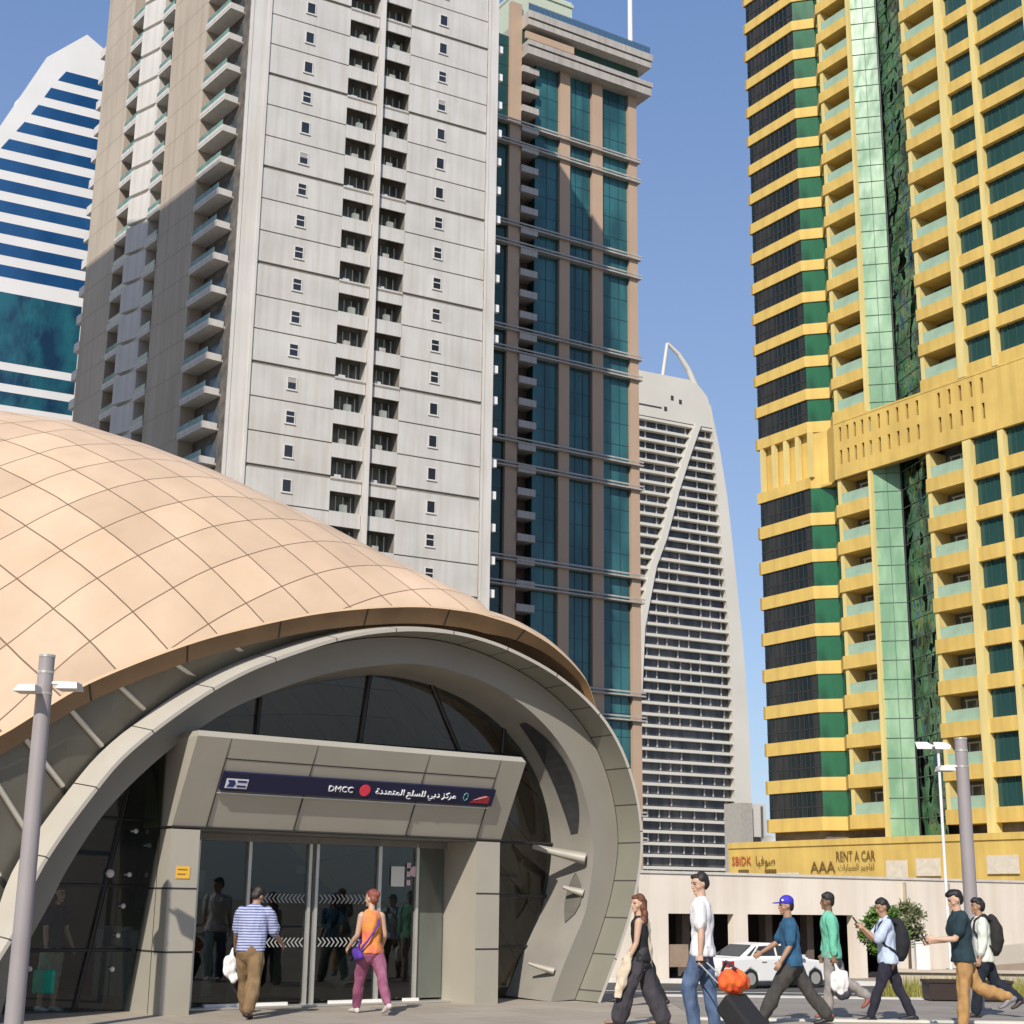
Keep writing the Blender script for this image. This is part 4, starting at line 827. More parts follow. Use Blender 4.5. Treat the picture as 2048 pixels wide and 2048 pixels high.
# ------------------------------------------------------------------ white tower with curved sail fin (far)
M_sail = mat('cream_white_cladding', (.57, .54, .47), .6, var=.05, scale=.05)
SL = root('sail_tower', 37, 430, 0, 62, 'distant cream tower with a curved fin, diagonal beam and pointed open crown', 'skyscraper')
edge = [(-1.3, 32.6), (13.9, 32.3), (46.6, 32.5), (80.5, 31.9), (110.1, 29.6), (144.3, 27.3), (151, 26.6)]
outer = [(-1.3, 38.4), (31.1, 38.2), (55.3, 37.9), (74, 37.0), (106.9, 33.9), (122.8, 32.2), (136.5, 30.0), (151.7, 26.6), (162.7, 21.8), (170.2, 13.6)]
poly = [(x, z) for z, x in outer[:8]]+[(x, z) for z, x in reversed(edge[:6])]
b = MB(); b.slab(poly, -1.2, 16); b.build('curved_fin', M_sail, SL)
b = MB(); b.slab([(-14, -1.28), (32.4, -1.28), (32, 80.5), (29.6, 110), (27.3, 144), (-14, 144)], .8, 18); b.build('recessed_core', glass_wall('dark_glass_far', (.03, .03, .035), .15, .02, col2=(.09, .085, .085), scale=.35, stretch=(1, 1, .2)), SL)
z = 1.0
while z < 143:
    x1 = lerp_list(edge, z)[0]; b = MB(); b.box(-14, x1, -.9, .8, z, z+.82)
    for i in range(12):
        x = -12+i*3.8+random.uniform(-.6, .6)
        if random.random() < .7 and x < x1-1: b.box(x, x+.35, .45, .8, z+1.15, z+3.29, 1)
    b.build('floor_slab', [M_sail, mat('grey_partition', (.4, .38, .36), .7)], SL); z += 3.3
b = MB(); dg_ = [(-.8, 60), (.4, 79), (4.6, 97.5), (8.6, 107), (13.2, 122.1), (17.6, 134), (21.7, 144.3)]
vv = []
for i, (x, z) in enumerate(dg_):
    wd = 1.05; vv += [(x-wd, -1.7, z), (x+wd, -1.7, z), (x+wd, .8, z), (x-wd, .8, z)]
b.add(vv, [(4*i+j, 4*i+(j+1) % 4, 4*i+4+(j+1) % 4, 4*i+4+j) for i in range(len(dg_)-1) for j in range(4)]); b.build('diagonal_beam', M_sail, SL)
b = MB(); b.slab([(-14, 144), (27.9, 144), (27.2, 149), (25.6, 154), (22.6, 157), (19, 158.3), (-14, 158)], -1.0, 17); b.build('crown_wall', M_sail, SL)
q = MB(); q.box(12, 13, -1.1, -1.0, 150.5, 152); q.box(15, 16, -1.1, -1, 149.8, 151.2); q.box(-1, 8.5, -1.15, -1, 147.2, 147.6); q.box(9.5, 10.5, -1.15, -1, 146.7, 148); q.build('crown_opening', M_dark, SL)
b = MB(); cr = [(27.6, 147), (26.6, 151.7), (24.5, 157.5), (21.8, 162.7), (18, 167.2), (13.6, 170.2)]
for i in range(len(cr)-1): w0, w1 = 1.5-.2*i, 1.5-.2*(i+1); b.tube((cr[i][0]-w0, 2, cr[i][1]), (cr[i+1][0]-w1, 2, cr[i+1][1]), w0, w1, n=8)
b.build('crown_arch', M_sail, SL)
b = MB(); b.tube((13.0, 2, 170), (10.9, 2, 157.5), .55, .6, n=8); b.build('crown_strut', M_sail, SL)

# ------------------------------------------------------------------ white gabled tower with blue glass (left)
M_wht = mat('white_cladding', (.74, .73, .72), .55, var=.03, scale=.2)
M_blue = glass_wall('blue_glass', (.012, .065, .18), .08, .03, bscale=.3, col2=(.02, .09, .23), scale=.15)
M_blued = glass_wall('dark_blue_glass', (.012, .04, .085), .05, .08, bscale=.9, stretch=(1, 1, .6), col2=(.02, .12, .16), scale=.3)
BT = root('gabled_tower', -30, 200, 0, 62, 'white tower with a pointed gable top and horizontal blue window bands', 'office tower')
b = MB(); b.slab([(-58, -1.28), (-28.6, -1.28), (-28.6, 113.8), (-33.5, 116.8), (-38.5, 111.8), (-43.6, 99.9), (-46.5, 94), (-58, 92)], 0, 16); b.build('gable_wall', M_wht, BT)
b = MB(); b.slab([(-46, 93), (-42.2, 101), (-40.9, 108.3), (-39, 111.6), (-37.2, 109.5), (-42, 97)], 8, 24); b.build('rear_gable', M_wht, BT)
z = 108.8
le = lambda z: lerp_list([(60, -50), (92, -46), (100.3, -41.2), (101.7, -40.4), (104.6, -38.9), (107.6, -37.5), (110.4, -35.8)], z)[0]
while z > 78:
    b = MB(); b.slab([(le(z), z), (-29.9, z), (-29.9, z+1.62), (le(z+1.62), z+1.62)], -.03, .02); b.build('window_band', M_blue, BT); z -= 2.97
b = MB(); b.slab([(-52, 67.6), (-30.9, 67.6), (-30.9, 77), (-52, 77)], -.03, .02); b.build('window_band', M_blued, BT)
for z in (64.75, 61.9, 59.0, 56.1, 53.2, 50.3): b = MB(); b.slab([(-52, z), (-30.9, z), (-30.9, z+1.75), (-52, z+1.75)], -.03, .02); b.build('window_band', M_blued, BT)
b = MB(); b.box(-28.55, -26.2, 3, 14, -1.28, 108.5); b.build('stair_tower', M_wht, BT)

# ------------------------------------------------------------------ yellow apartment tower (right)
M_yel = mat('yellow_render', (.66, .46, .125), .75, var=.09, scale=.35, streak=.13)
M_yel2 = mat('yellow_render_pale', (.72, .59, .24), .75, var=.06, scale=.2, streak=.12)
M_grn = glass_wall('green_bay_glass', (.007, .05, .02), .08, .05, col2=(.016, .12, .045), scale=.5)
M_dkg = glass_wall('dark_green_glass', (.007, .014, .013), .12, .03, bscale=.6, col2=(.035, .033, .028), spec=.3, scale=1.5, stretch=(1, 1, .12))
M_mint = glass_wall('mint_reflection_glass', (.17, .31, .19), .34, .16, bscale=.7, col2=(.30, .46, .30), scale=.6, spec=.25)  # pale mint body colour carries the wing's bright reflection
M_dmint = glass_wall('dark_mirror_glass', (.08, .12, .09), .03, 1.1, bscale=.4, stretch=(1, 1, .8), col2=(.22, .32, .24), scale=.7, metal=1.)
M_tg = glass_wall('teal_window_glass', (.02, .065, .06), .08, .02, col2=(.03, .09, .10), scale=.2)
YX, YY = 20.9, 122.0
YT = root('yellow_tower', YX, YY, 0, 147.5, 'yellow apartment tower with green glass bays, zigzag bands and stacked balconies', 'apartment tower')
ZL = [7.1+3*k for k in range(9)]; ZU = [38.9]+[41.75+2.85*k for k in range(22)]
floors = []
for i, z in enumerate(ZL): floors.append((z, 1.02, (ZL[i+1] if i < 8 else 34.2)))
for i, z in enumerate(ZU[:-1]): floors.append((z, .92, ZU[i+1]))
front = [(0, 0), (6.0, 0), (7.4, 1.3), (9.0, 0.02), (12.7, 0), (12.75, .05), (14.3, 1.6), (18.2, .05), (21.8, 0), (34, 0)]
HY = ZU[-1]+1
b = MB(); b.prism([(.05, .5), (5.8, .5), (7.3, 1.9), (9.05, 1.8), (12.7, 1.8), (14.3, 2.5), (18.2, 1.8), (21.9, 1.8), (21.95, .5), (36, .5), (36, 16), (.05, 16)][::1], -1.28, HY); b.build('core', M_balback, YT)
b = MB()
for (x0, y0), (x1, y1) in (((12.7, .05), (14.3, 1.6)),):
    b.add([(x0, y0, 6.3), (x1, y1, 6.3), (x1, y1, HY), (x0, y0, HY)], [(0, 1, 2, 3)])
b.build('mint_reflection_wing', M_mint, YT)
b = MB(); b.add([(14.3, 1.6, 6.3), (18.2, .05, 6.3), (18.2, .05, HY), (14.3, 1.6, HY)], [(0, 1, 2, 3)]); b.build('dark_glass_wing', M_dmint, YT)
b = MB(); b.tube((14.3, 1.52, 6.3), (14.3, 1.52, HY), .09, n=6); b.build('valley_mullion', M_mull, YT)
q = MB()
for i in range(58): z = 6.3+i*1.45; q.tube((12.72, .02, z), (14.28, 1.56, z), .03, n=4)
for f_ in (.5,): q.tube((12.7+1.6*f_, .05+1.55*f_-.02, 6.3), (12.7+1.6*f_, .05+1.55*f_-.02, HY), .03, n=4)
for i in range(58): z = 6.3+i*1.45; q.tube((14.3, 1.56, z), (18.2, .0, z), .03, n=4)
q.build('glazing_bar', mat('green_bar', (.09, .15, .10), .5, var=0), YT)
def band(z, h, name='floor_band'):
    b = MB(); P = [(-.25, -.12), (6.0, -.12), (7.42, 1.16), (8.95, -.12), (12.75, -.12)]
    Pi = [(-.25, 1.0), (5.9, 1.0), (7.3, 1.9), (9.0, 1.9), (12.75, 1.9)]
    n = 5; v = [(x, y, z) for x, y in P]+[(x, y, z+h) for x, y in P]+[(x, y, z) for x, y in Pi]+[(x, y, z+h) for x, y in Pi]
    f = []
    for i in range(4): f += [(i, i+1, n+i+1, n+i), (2*n+i+1, 2*n+i, i, i+1)[::-1], (n+i, n+i+1, 3*n+i+1, 3*n+i)]
    f += [(0, n, 3*n, 2*n), (4, 14, 19, 9)]
    b.add(v, f); b.box(18.15, 36, -.12, 1.75, z, z+h); b.box(-.25, -.02, -.12, 14, z, z+h); return b.build(name, M_yel, YT)
bp = {}
for fi, (z, h, zn) in enumerate(floors):
    if z > 86: 
        continue
    hh = round(zn-z-h, 2); key = (h, hh)
    if zn == 34.2 and z > 30: pass
    def place(nm, mk, x=0):
        k2 = (nm, h, hh)
        if k2 not in bp: o = mk(); o.location = (x, 0, z); bp[k2] = o
        else: rep(bp[k2], YT, (x, 0, z))
    place('band', lambda: band(0, h))
    def mk_strip():
        b = MB(); b.box(0.0, 5.98, .02, .3, h, h+hh, 0); o = b.build('window_strip', M_dkg, YT); q = MB()
        for i in range(1, 11): x = .54*i; q.box(x-.03, x+.03, -.02, .02, h, h+hh)
        q.box(0, 5.98, -.02, .02, h+.75, h+.81); q.build('glazing_bar', mat('dark_bar', (.045, .04, .035), .5, var=0), o); return o
    place('strip', mk_strip)
    def mk_bay():
        b = MB(); b.add([(6.0, 0.02, h), (7.4, 1.3, h), (8.6, .34, h), (8.95, .1, h), (6.0, .02, h+hh), (7.4, 1.3, h+hh), (8.6, .34, h+hh), (8.95, .1, h+hh)], [(0, 1, 5, 4), (1, 2, 6, 5)]); o = b.build('bay_window', M_grn, YT)
        q = MB(); q.add([(8.6, .34, h), (8.95, .1, h), (8.95, .1, h+hh), (8.6, .34, h+hh)], [(0, 1, 2, 3)]); q.build('bay_pier', M_mull, o); return o
    place('bay', mk_bay)
    def mk_balc(w):
        b = MB(); b.box(0, .35, -.0, 1.8, h, h+hh, 0); b.box(w-.22, w, -.02, 1.8, h, h+hh, 0); b.box(.35, w-.22, .02, .06, h, h+.85, 1); o = b.build('balcony', [M_yel2, mat('mint_rail_glass', (.33, .46, .33), .12, var=.12, scale=.8)], YT)
        q = MB(); q.box(.36, w-.23, 1.7, 1.78, h, h+hh, 0)
        for x in (.9, w*.5, w*.72, w-.5): q.box(x, x+.1, 1.62, 1.7, h, h+hh-.3, 1)
        q.box(.8, w-.4, 1.62, 1.7, h+hh-.35, h+hh-.25, 1); q.box(w*.3, w*.3+.8, .9, 1.2, h, h+.95, 2)
        q.build('balcony_door', [M_bglass, M_frame, mat('pale_furniture', (.5, .5, .42), .7)], o); return o
    place('bal1', lambda: mk_balc(3.6), 9.05)
    place('bal2', lambda: mk_balc(3.65), 18.2)
    def mk_win(w):
        b = MB(); b.box(0, w, .25, .45, h, h+hh, 0); o = b.build('window', M_tg, YT); q = MB()
        for i in range(1, int(w/.8)+1): x = w*i/(int(w/.8)+1); q.box(x-.025, x+.025, .19, .25, h, h+hh)
        q.build('glazing_bar', mat('teal_bar', (.03, .07, .06), .5, var=0), o); return o
    place('win1', lambda: mk_win(2.35), 22.55)
    place('win2', lambda: mk_win(4.4), 25.45)
    place('win3', lambda: mk_win(4.4), 30.4)
for x0, x1 in ((21.8, 22.5), (24.95, 25.4), (29.9, 30.35), (34.8, 36)):
    b = MB(); b.box(x0, x1, -.22, .5, 6.3, 34.1); b.box(x0, x1, -.22, .5, 38.9, HY); b.build('pilaster', M_yel2, YT)
b = MB(); b.box(12.5, 12.78, -.2, .4, 6.3, 34.1); b.box(12.5, 12.78, -.2, .4, 38.9, HY); b.build('pilaster', M_yel2, YT)
# slotted plant-floor frieze
FRY = MB(); FRY.box(9.0, 36, -.18, .12, 34.2, 34.95); FRY.box(9.0, 36, -.18, .12, 38.75, 38.9)
xs_ = [9.7, 10.5, 11.3, 12.1, 12.9, 13.85, 14.8, 15.75, 16.75, 17.75, 19.85, 20.85, 21.85, 22.85, 23.85]
edges = [9.0]+sorted(sum([[x-.13, x+.13] for x in xs_], []))+[36]
for i in range(0, len(edges)-1, 2): FRY.box(edges[i], edges[i+1], -.15, .0, 34.95, 38.75, 0)
for x in xs_: FRY.box(x-.13, x+.13, -.15, 0, 34.95, 35.3, 0); FRY.box(x-.13, x+.13, -.15, 0, 36.5, 37.2, 0); FRY.box(x-.13, x+.13, -.15, 0, 38.4, 38.75, 0)
FRY.box(9.0, 36, .1, .5, 34.2, 38.9, 1)
FRY.add([(6.0, .1, 34.2), (7.2, .9, 34.2), (9.0, -.15, 34.2), (6.0, .1, 38.9), (7.2, .9, 38.9), (9.0, -.15, 38.9)], [(0, 1, 4, 3), (1, 2, 5, 4)], 0)
FRY.box(-.25, 6.0, -.12, .5, 34.2, 35.1, 0); FRY.box(-.2, 6, .42, .48, 35.1, 38.9, 0); FRY.box(-.2, 12.7, .5, 1.5, 34.2, 34.4, 0)
FRY.build('plant_frieze', [M_yel, mat('slot_shadow', (.30, .19, .05), .9, var=.1)], YT)
for i in range(5): b = MB(); x = .25+i*1.42; b.box(x, x+.38, -.1, .25, 35.1, 38.9); b.build('frieze_column', M_yel2, YT)
# podium with shop lettering
PD = MB(); PD.box(-3.6, 36, -1.3, 16, 3.25, 6.3, 0); PD.box(-3.6, 36, -1.4, -1.3, 5.9, 6.35, 0); PD.box(-3.5, 36, -.9, 15, -1.28, 3.25, 1); PD.build('podium', [M_yel, M_conc2], YT)
M_brn = mat('brown_letters', (.16, .09, .02), .6, var=0); M_rdl = mat('red_letters', (.45, .06, .03), .6, var=0)
text_part('lettering', 'AAA', 1.15, M_brn, YT, (7.2, -1.42, 3.95), width=2.6)
text_part('lettering', 'RENT A CAR', 1.0, M_brn, YT, (10.6, -1.42, 4.75), width=3.9)
text_part('lettering', arabic('لتاجير السيارات').replace('', '') if False else arabic('لتاجير السيارات'), .55, M_brn, YT, (10.6, -1.42, 4.15), width=3.6)
text_part('lettering', 'SBIDK', .95, M_rdl, YT, (-1.9, -1.42, 4.6), width=2.3)
text_part('lettering', arabic('صوفيا'), .95, M_brn, YT, (.9, -1.42, 4.6), width=2.2)
for x, w in ((-2.3, 1.2), (.8, 1.3)): q = MB(); q.box(x, x+w, -1.43, -1.40, 4.0, 4.22); q.build('small_print', M_brn, YT)
for x0, x1, z0, z1 in ((2.2, 4.6, 2.9, 3.95), (13.6, 15.6, 3.5, 4.7), (16.4, 18.6, 3.6, 4.8), (22.6, 25.2, 3.7, 4.9)): q = MB(); q.box(x0, x1, -1.45, -1.40, z0, z1); q.build('blank_sign', mat('cream_sign', (.66, .58, .46), .6), YT)
# ================================================================== street side buildings and furniture
M_cream = mat('cream_plaster', (.80, .71, .60), .85, var=.06, scale=.25, bump=.1, bscale=3, streak=.1)
PS = root('parking_building', 4.9, 57, 0, 58, 'low cream parking building with dark wide openings along its ground floor', 'parking building')
b = MB()
ops = [(1.3, 4.45), (5.15, 10.7), (11.4, 13.0)]
xs = [-4]+sum([list(o) for o in ops], [])+[40]
for i in range(0, len(xs), 2): b.box(xs[i], xs[i+1], 0, .35, -1.28, 2.6)
for x0, x1 in ops: b.box(x0, x1, 0, .35, 1.16, 2.6)
b.box(-4, 40, .35, .5, 1.5, 2.6); b.box(-4, 40, .36, 9, 1.5, 1.7)
b.build('wall', M_cream, PS)
b = MB(); b.box(-4, 40, -.05, .4, 2.603, 2.7); b.build('coping', M_kerb, PS)
b = MB(); b.box(-4, 40, 4.5, 4.6, -1.28, 1.5); b.box(-4, 40, .36, 4.5, -1.28, -1.15); b.build('interior', mat('garage_dark', (.03, .02, .022), .9, var=.2), PS)
for x in (2.9, 7.1, 9.3): b = MB(); b.box(x, x+.35, 1.2, 1.6, -1.15, 1.5); b.build('pillar', mat('garage_pillar', (.14, .11, .09), .8), PS)
b = MB(); b.box(1.3, 2.3, .1, .3, -.75, .05); b.build('utility_cabinet', mat('cab_brown', (.33, .24, .17), .7), PS)
for x in (-.3, 13.6, 16.2): b = MB(); b.box(x, x+.1, -.12, -.0, .1, 2.5); b.build('drainpipe', mat('pipe_tan', (.42, .37, .28), .6), PS)
b = MB()
b.add([(13.2, -3.5, -1.25), (34, -3.5, -1.25), (34, -3.5, 1.4), (13.2, -3.5, -.1), (13.2, -3.2, -1.25), (34, -3.2, -1.25), (34, -3.2, 1.4), (13.2, -3.2, -.1)], [(0, 1, 2, 3), (4, 7, 6, 5), (3, 2, 6, 7), (0, 3, 7, 4)]); b.build('ramp_wall', mat('ramp_plaster', (.62, .55, .45), .85, var=.06, scale=.5), PS)
b = MB(); b.add([(10.5, -5.2, -1.25), (34, -5.2, -1.25), (34, -5.2, .25), (10.5, -5.2, -.7), (10.5, -4.9, -1.25), (34, -4.9, -1.25), (34, -4.9, .25), (10.5, -4.9, -.7)], [(0, 1, 2, 3), (4, 7, 6, 5), (3, 2, 6, 7), (0, 3, 7, 4)]); b.build('ramp_wall', mat('ramp_brown', (.36, .27, .2), .85, var=.1, scale=1), PS)
# far low block beside the sail tower, with dish
p = pix(1484, 1700, 140)
LB = root('low_block', p[0], 140, 0, 62, 'small grey rooftop block beside the foot of the cream sail tower', 'building')
b = MB(); b.box(0, 1.3, 0, 2.6, -1.28, 10.6, 0); b.box(1.3, 3.2, .5, 2.6, -1.28, 10.6, 1); b.build('wall', [mat('lb_grey', (.38, .36, .33), .8), M_conc2], LB)
b = MB(); b.box(2.6, 2.8, .4, .5, 5, 10.4); b.build('pipe', mat('pipe_dark', (.12, .12, .13), .6), LB)
q = MB(); q.box(1.5, 2.5, .42, .5, 5.2, 7.6); q.build('recess', M_dark, LB)
DS = root('satellite_dish', p[0]+2.3, 140.2, 5.9, 62, 'round white satellite dish on the grey block by the yellow tower', 'satellite dish')
q = MB(); nu = 18
vv = [(0, 0, .8)]+[(r*math.cos(t), -.1-.25*r*r, .8+r*math.sin(t)) for r in (.35, .7, 1.0) for t in [2*math.pi*i/nu for i in range(nu)]]
q.add(vv, [(0, 1+i, 1+(i+1) % nu) for i in range(nu)]+[(1+j*nu+i, 1+(j+1)*nu+i, 1+(j+1)*nu+(i+1) % nu, 1+j*nu+(i+1) % nu) for j in range(2) for i in range(nu)], 0, True)
q.build('reflector', M_white, DS); q = MB(); q.tube((0, 0, .8), (0, .3, -.9), .08); q.tube((0, 0, 0), (0, -1.0, .8), .03); q.build('mount', M_steel, DS)

# street wall, planting bed and planters
LW = MB(); LW.box(11.2, 30, 44.8, 45.1, -1.24, -.3); LW.box(11.1, 30, 44.7, 45.2, -.3, -.22)
tag(LW.build('street_wall', mat('street_wall_stone', (.50, .42, .33), .85, var=.1, scale=.6)), 'low tan street wall behind the pedestrians below the parking building', 'wall')
x, y, z = pix(1845, 1932, 44.95)
b = MB(); b.box(x-.19, x+.19, y-.12, y+.12, -.22, .5); b.box(x-.21, x+.21, y-.14, y+.14, .5, .54); tag(b.build('utility_box', M_white), 'white utility box standing on the low tan street wall', 'utility box')
x0 = pix(1812, 1950, 31)[0]
b = MB(); b.box(x0, 24, 29.5, 34, -1.24, -.42); tag(b.build('planting_bed', mat('bed_stone', (.42, .36, .28), .85)), 'raised stone planting bed with yellow-green grasses at right', 'planting bed')
M_grass = mat('dry_grass', (.16, .19, .03), .8, var=.3, scale=3, col2=(.33, .28, .06)); q = MB()
for i in range(5200):
    gx_, gy_ = random.uniform(x0+.05, 14.0), random.uniform(29.55, 33.5); h = random.uniform(.25, .62); a = random.uniform(0, 6.28); lx, ly = random.gauss(0, .1), random.gauss(0, .1)
    c_, s_ = .022*math.cos(a), .022*math.sin(a); q.add([(gx_-c_, gy_-s_, -.43), (gx_+c_, gy_+s_, -.43), (gx_+lx, gy_+ly, -.42+h)], [(0, 1, 2)])
g_ = q.build('ornamental_grass', M_grass); tag(g_, 'yellow-green ornamental grass filling the raised planting bed', 'grass', kind='stuff')
M_plb = mat('dark_planter', (.035, .022, .018), .5, var=.15)
def planter(px0, px1, lab):
    a, c_ = pix(px0, 1990, 26)[0], pix(px1, 1990, 26)[0]; r = root('planter_box', a, 25.9, 0.0, 90, lab, 'planter', 'dark planter boxes by the kerb')
    w = c_-a; q = MB(); q.box(0, w, 0, .45, .03, .3); q.box(.04, w-.04, .04, .41, 0, .03); q.build('box', M_plb, r); q = MB(); q.box(-.02, w+.02, -.02, .06, .3, .34); q.box(-.02, w+.02, .39, .47, .3, .34); q.box(-.02, .05, .06, .39, .3, .34); q.box(w-.05, w+.02, .06, .39, .3, .34); q.build('rim', M_plb, r)
    q = MB(); q.box(.05, w-.05, .06, .39, .28, .31); q.build('soil', mat('soil', (.06, .045, .03), .9), r)
planter(1856, 1935, 'dark brown planter box directly behind the man in tan trousers'); planter(1944, 2022, 'dark brown planter box nearest the right edge')
# bushes
def bush(px, py, y, r, n, m, lab, name='bush', zg=-1.22, sx=1., dens=.0):
    c = pix(px, py, y); rt = root(name, c[0], y, zg, 90, lab, 'shrub'); q = MB(); cz = c[2]-zg
    cl = [Vector((random.gauss(0, 1), random.gauss(0, 1), random.gauss(0, 1))).normalized()*r*random.uniform(.45, .85) for _ in range(26)]
    for i in range(n):
        k = random.choice(cl); d = Vector((random.gauss(0, 1), random.gauss(0, 1), random.gauss(0, 1))).normalized()*r*random.uniform(.05, .36)
        p_ = k+d; 
        if p_.length > r*1.08: continue
        p_ = Vector((p_.x*sx, p_.y*sx, p_.z+cz)); a = Vector((random.gauss(0, 1), random.gauss(0, 1), random.gauss(0, 1))).normalized(); bb = a.orthogonal().normalized(); L_ = random.uniform(.025, .10)
        q.add([p_-a*L_, p_+bb*L_*.4, p_+a*L_, p_-bb*L_*.4], [(0, 1, 2, 3)])
    q.build('foliage', m, rt); q = MB(); q.tube((0, 0, 0), (.03, 0, cz-r*.3), .06, .04)
    for k in cl[:8]: q.tube((.03, 0, cz-r*.4), (k.x*.8, k.y*.8, cz+k.z*.8), .025, .01, n=5)
    q.build('trunk', mat('bark', (.12, .08, .05), .9), rt)
M_leaf = mat('leaf_green', (.045, .11, .015), .6, col2=(.13, .22, .03), scale=2.5, fac=(.35, .65)); M_leaf2 = mat('leaf_olive', (.08, .10, .03), .7, col2=(.2, .2, .08), scale=4)
bush(1768, 1862, 42, .68, 5200, M_leaf, 'round clipped green bush behind the man in pale blue shirt')
bush(1815, 1845, 47, .75, 2200, M_leaf2, 'loose olive shrub right of the round green bush')

# lamp posts
M_post = mat('grey_post', (.30, .27, .27), .45, var=.06, scale=1.5)
M_lamp = mat('lamp_cream', (.62, .59, .54), .5, var=.05)
def lamp_post(px, py, y, zt, r, lab, heads):
    x, _, _ = pix(px, py, y); rt = root('lamp_post', x, y, 0, 90, lab, 'lamp post', 'grey lamp posts with white floodlights')
    q = MB(); q.tube((0, 0, 0), (0, 0, zt), r, r*.86, n=24); q.tube((0, 0, 0), (0, 0, .03), r*1.9, n=24); q.build('pole', M_post, rt)
    for zc in (-.2, -.45, -.01): q = MB(); q.tube((0, 0, zt+zc), (0, 0, zt+zc+.03), r*.91, n=24); q.build('collar', M_steel, rt)
    for (dx, dy, dz) in heads:
        q = MB(); s = 1 if dx > 0 else -1
        q.tube((s*r*.8, dy*.5, zt+dz+.05), (dx, dy, zt+dz+.05), .022); q.build('bracket', M_white, rt)
        q = MB(); q.add([(dx-.08, dy-.13, zt+dz+.05), (dx+.11, dy-.13, zt+dz+.05), (dx+.11, dy+.1, zt+dz+.05), (dx-.11, dy+.1, zt+dz+.05), (dx-.13, dy-.17, zt+dz-.03), (dx+.13, dy-.17, zt+dz-.03), (dx+.13, dy+.14, zt+dz-.03), (dx-.13, dy+.14, zt+dz-.03)], [(0, 1, 2, 3), (4, 7, 6, 5), (0, 4, 5, 1), (1, 5, 6, 2), (2, 6, 7, 3), (3, 7, 4, 0)]); q.build('floodlight', M_lamp, rt)
lamp_post(60, 1690, 17.5, 4.22, .105, 'grey lamp post with two white floodlights before the station arch', [(-.12, -.2, -.42), (.3, .0, -.36)])
lamp_post(1938, 1750, 24, 4.1, .112, 'grey lamp post with white floodlight before the yellow tower', [(-.28, .0, -.48)])
x, y, z = pix(1888, 1700, 50)
rt = root('street_light', x, 50, -1.22, 90, 'thin pale street light pole far behind the right lamp post', 'street light')
q = MB(); q.tube((0, 0, 0), (0, 0, 7.9), .06, .045, n=10); q.build('pole', M_white, rt)
q = MB(); q.tube((-.55, 0, 7.9), (.25, 0, 7.9), .04); q.build('arm', M_white, rt)
for dx in (-.5, .1):
    q = MB(); q.add([(dx-.28, -.2, 7.9), (dx+.28, -.2, 7.9), (dx+.2, .2, 8.05), (dx-.2, .2, 8.05), (dx-.24, -.2, 7.78), (dx+.24, -.2, 7.78)], [(0, 1, 2, 3), (0, 4, 5, 1), (3, 2, 5, 4), (0, 3, 4), (1, 5, 2)]); q.build('lamp_head', M_white, rt)

# white saloon car
cx, cy, _ = pix(1428, 1955, 53)
CR = root('parked_car', cx, cy, -1.22, 62, 'white saloon car on the street between the white shirt man and capped man', 'car')
M_car = mat('white_car_paint', (.78, .77, .74), .18, var=0); M_cg = glass_wall('car_glass', (.02, .025, .03), .05, .0)
def bev(o, w, seg=3): m = o.modifiers.new('b', 'BEVEL'); m.width = w; m.segments = seg; m.limit_method = 'ANGLE'; return o
b = MB(); b.slab([(0, .38), (.02, .72), (.1, .98), (.95, 1.03), (3.3, .97), (4.35, .84), (4.62, .66), (4.68, .36), (4.5, .24), (3.95, .22), (3.9, .5), (3.65, .66), (3.4, .5), (3.35, .22), (1.2, .22), (1.15, .5), (.9, .66), (.65, .5), (.6, .24), (.2, .26)], -.88, .88)
o = bev(b.build('body', M_car, CR), .07); o.data.polygons.foreach_set('use_smooth', [False]*len(o.data.polygons))
b = MB(); P1 = [(.5, 1.0), (1.2, 1.42), (1.7, 1.48), (2.5, 1.46), (3.45, .96)]
v = [(x, -.80+.18*(z-.96)/.5, z) for x, z in P1]+[(x, .80-.18*(z-.96)/.5, z) for x, z in P1]
b.add(v, [(0, 1, 2, 3, 4), (9, 8, 7, 6, 5)]+[(i, i+5, i+6, i+1) for i in range(4)]); o = bev(b.build('cabin', M_car, CR), .03)
for s in (-1, 1):
    b = MB(); yy = lambda z: s*(.812-.18*(z-.96)/.5)
    for pl in (((1.05, 1.06), (1.4, 1.37), (2.02, 1.40), (2.02, 1.06)), ((2.1, 1.06), (2.1, 1.40), (2.55, 1.38), (3.05, 1.06)), ((.8, 1.06), (1.25, 1.36), (1.3, 1.36), (.97, 1.06))):
        vs_ = [(x, yy(z), z) for x, z in pl]; b.add(vs_, [(0, 1, 2, 3) if s < 0 else (3, 2, 1, 0)])
    b.build('side_window', M_cg, CR)
    for x in (1.35, 2.5): b = MB(); b.box(x, x+.2, s*.885, s*.91, .86, .89); b.build('door_handle', M_steel, CR)
    b = MB(); b.box(2.05, 2.065, s*.881, s*.885, .35, .98); b.box(3.0, 3.015, s*.881, s*.885, .35, .95); b.build('door_seam', M_joint, CR)
    b = MB(); b.box(-.01, .2, s*.5, s*.89, .72, .9); b.build('tail_light', mat('tail_red', (.4, .02, .02), .2), CR)
    b = MB(); b.box(4.4, 4.66, s*.45, s*.86, .6, .74); b.build('headlight', M_steel, CR)
    b = MB(); b.box(2.95, 3.1, s*.86, s*1.02, .98, 1.1); b.build('wing_mirror', M_car, CR)
    for x in (.9, 3.65):
        b = MB(); b.tube((x, s*.66, .32), (x, s*.86, .32), .32, n=24); w_ = b.build('wheel', mat('tyre', (.02, .02, .02), .8), CR)
        b = MB(); b.tube((x, s*.86, .32), (x, s*.87, .32), .2, n=16); b.build('rim', M_steel, w_)
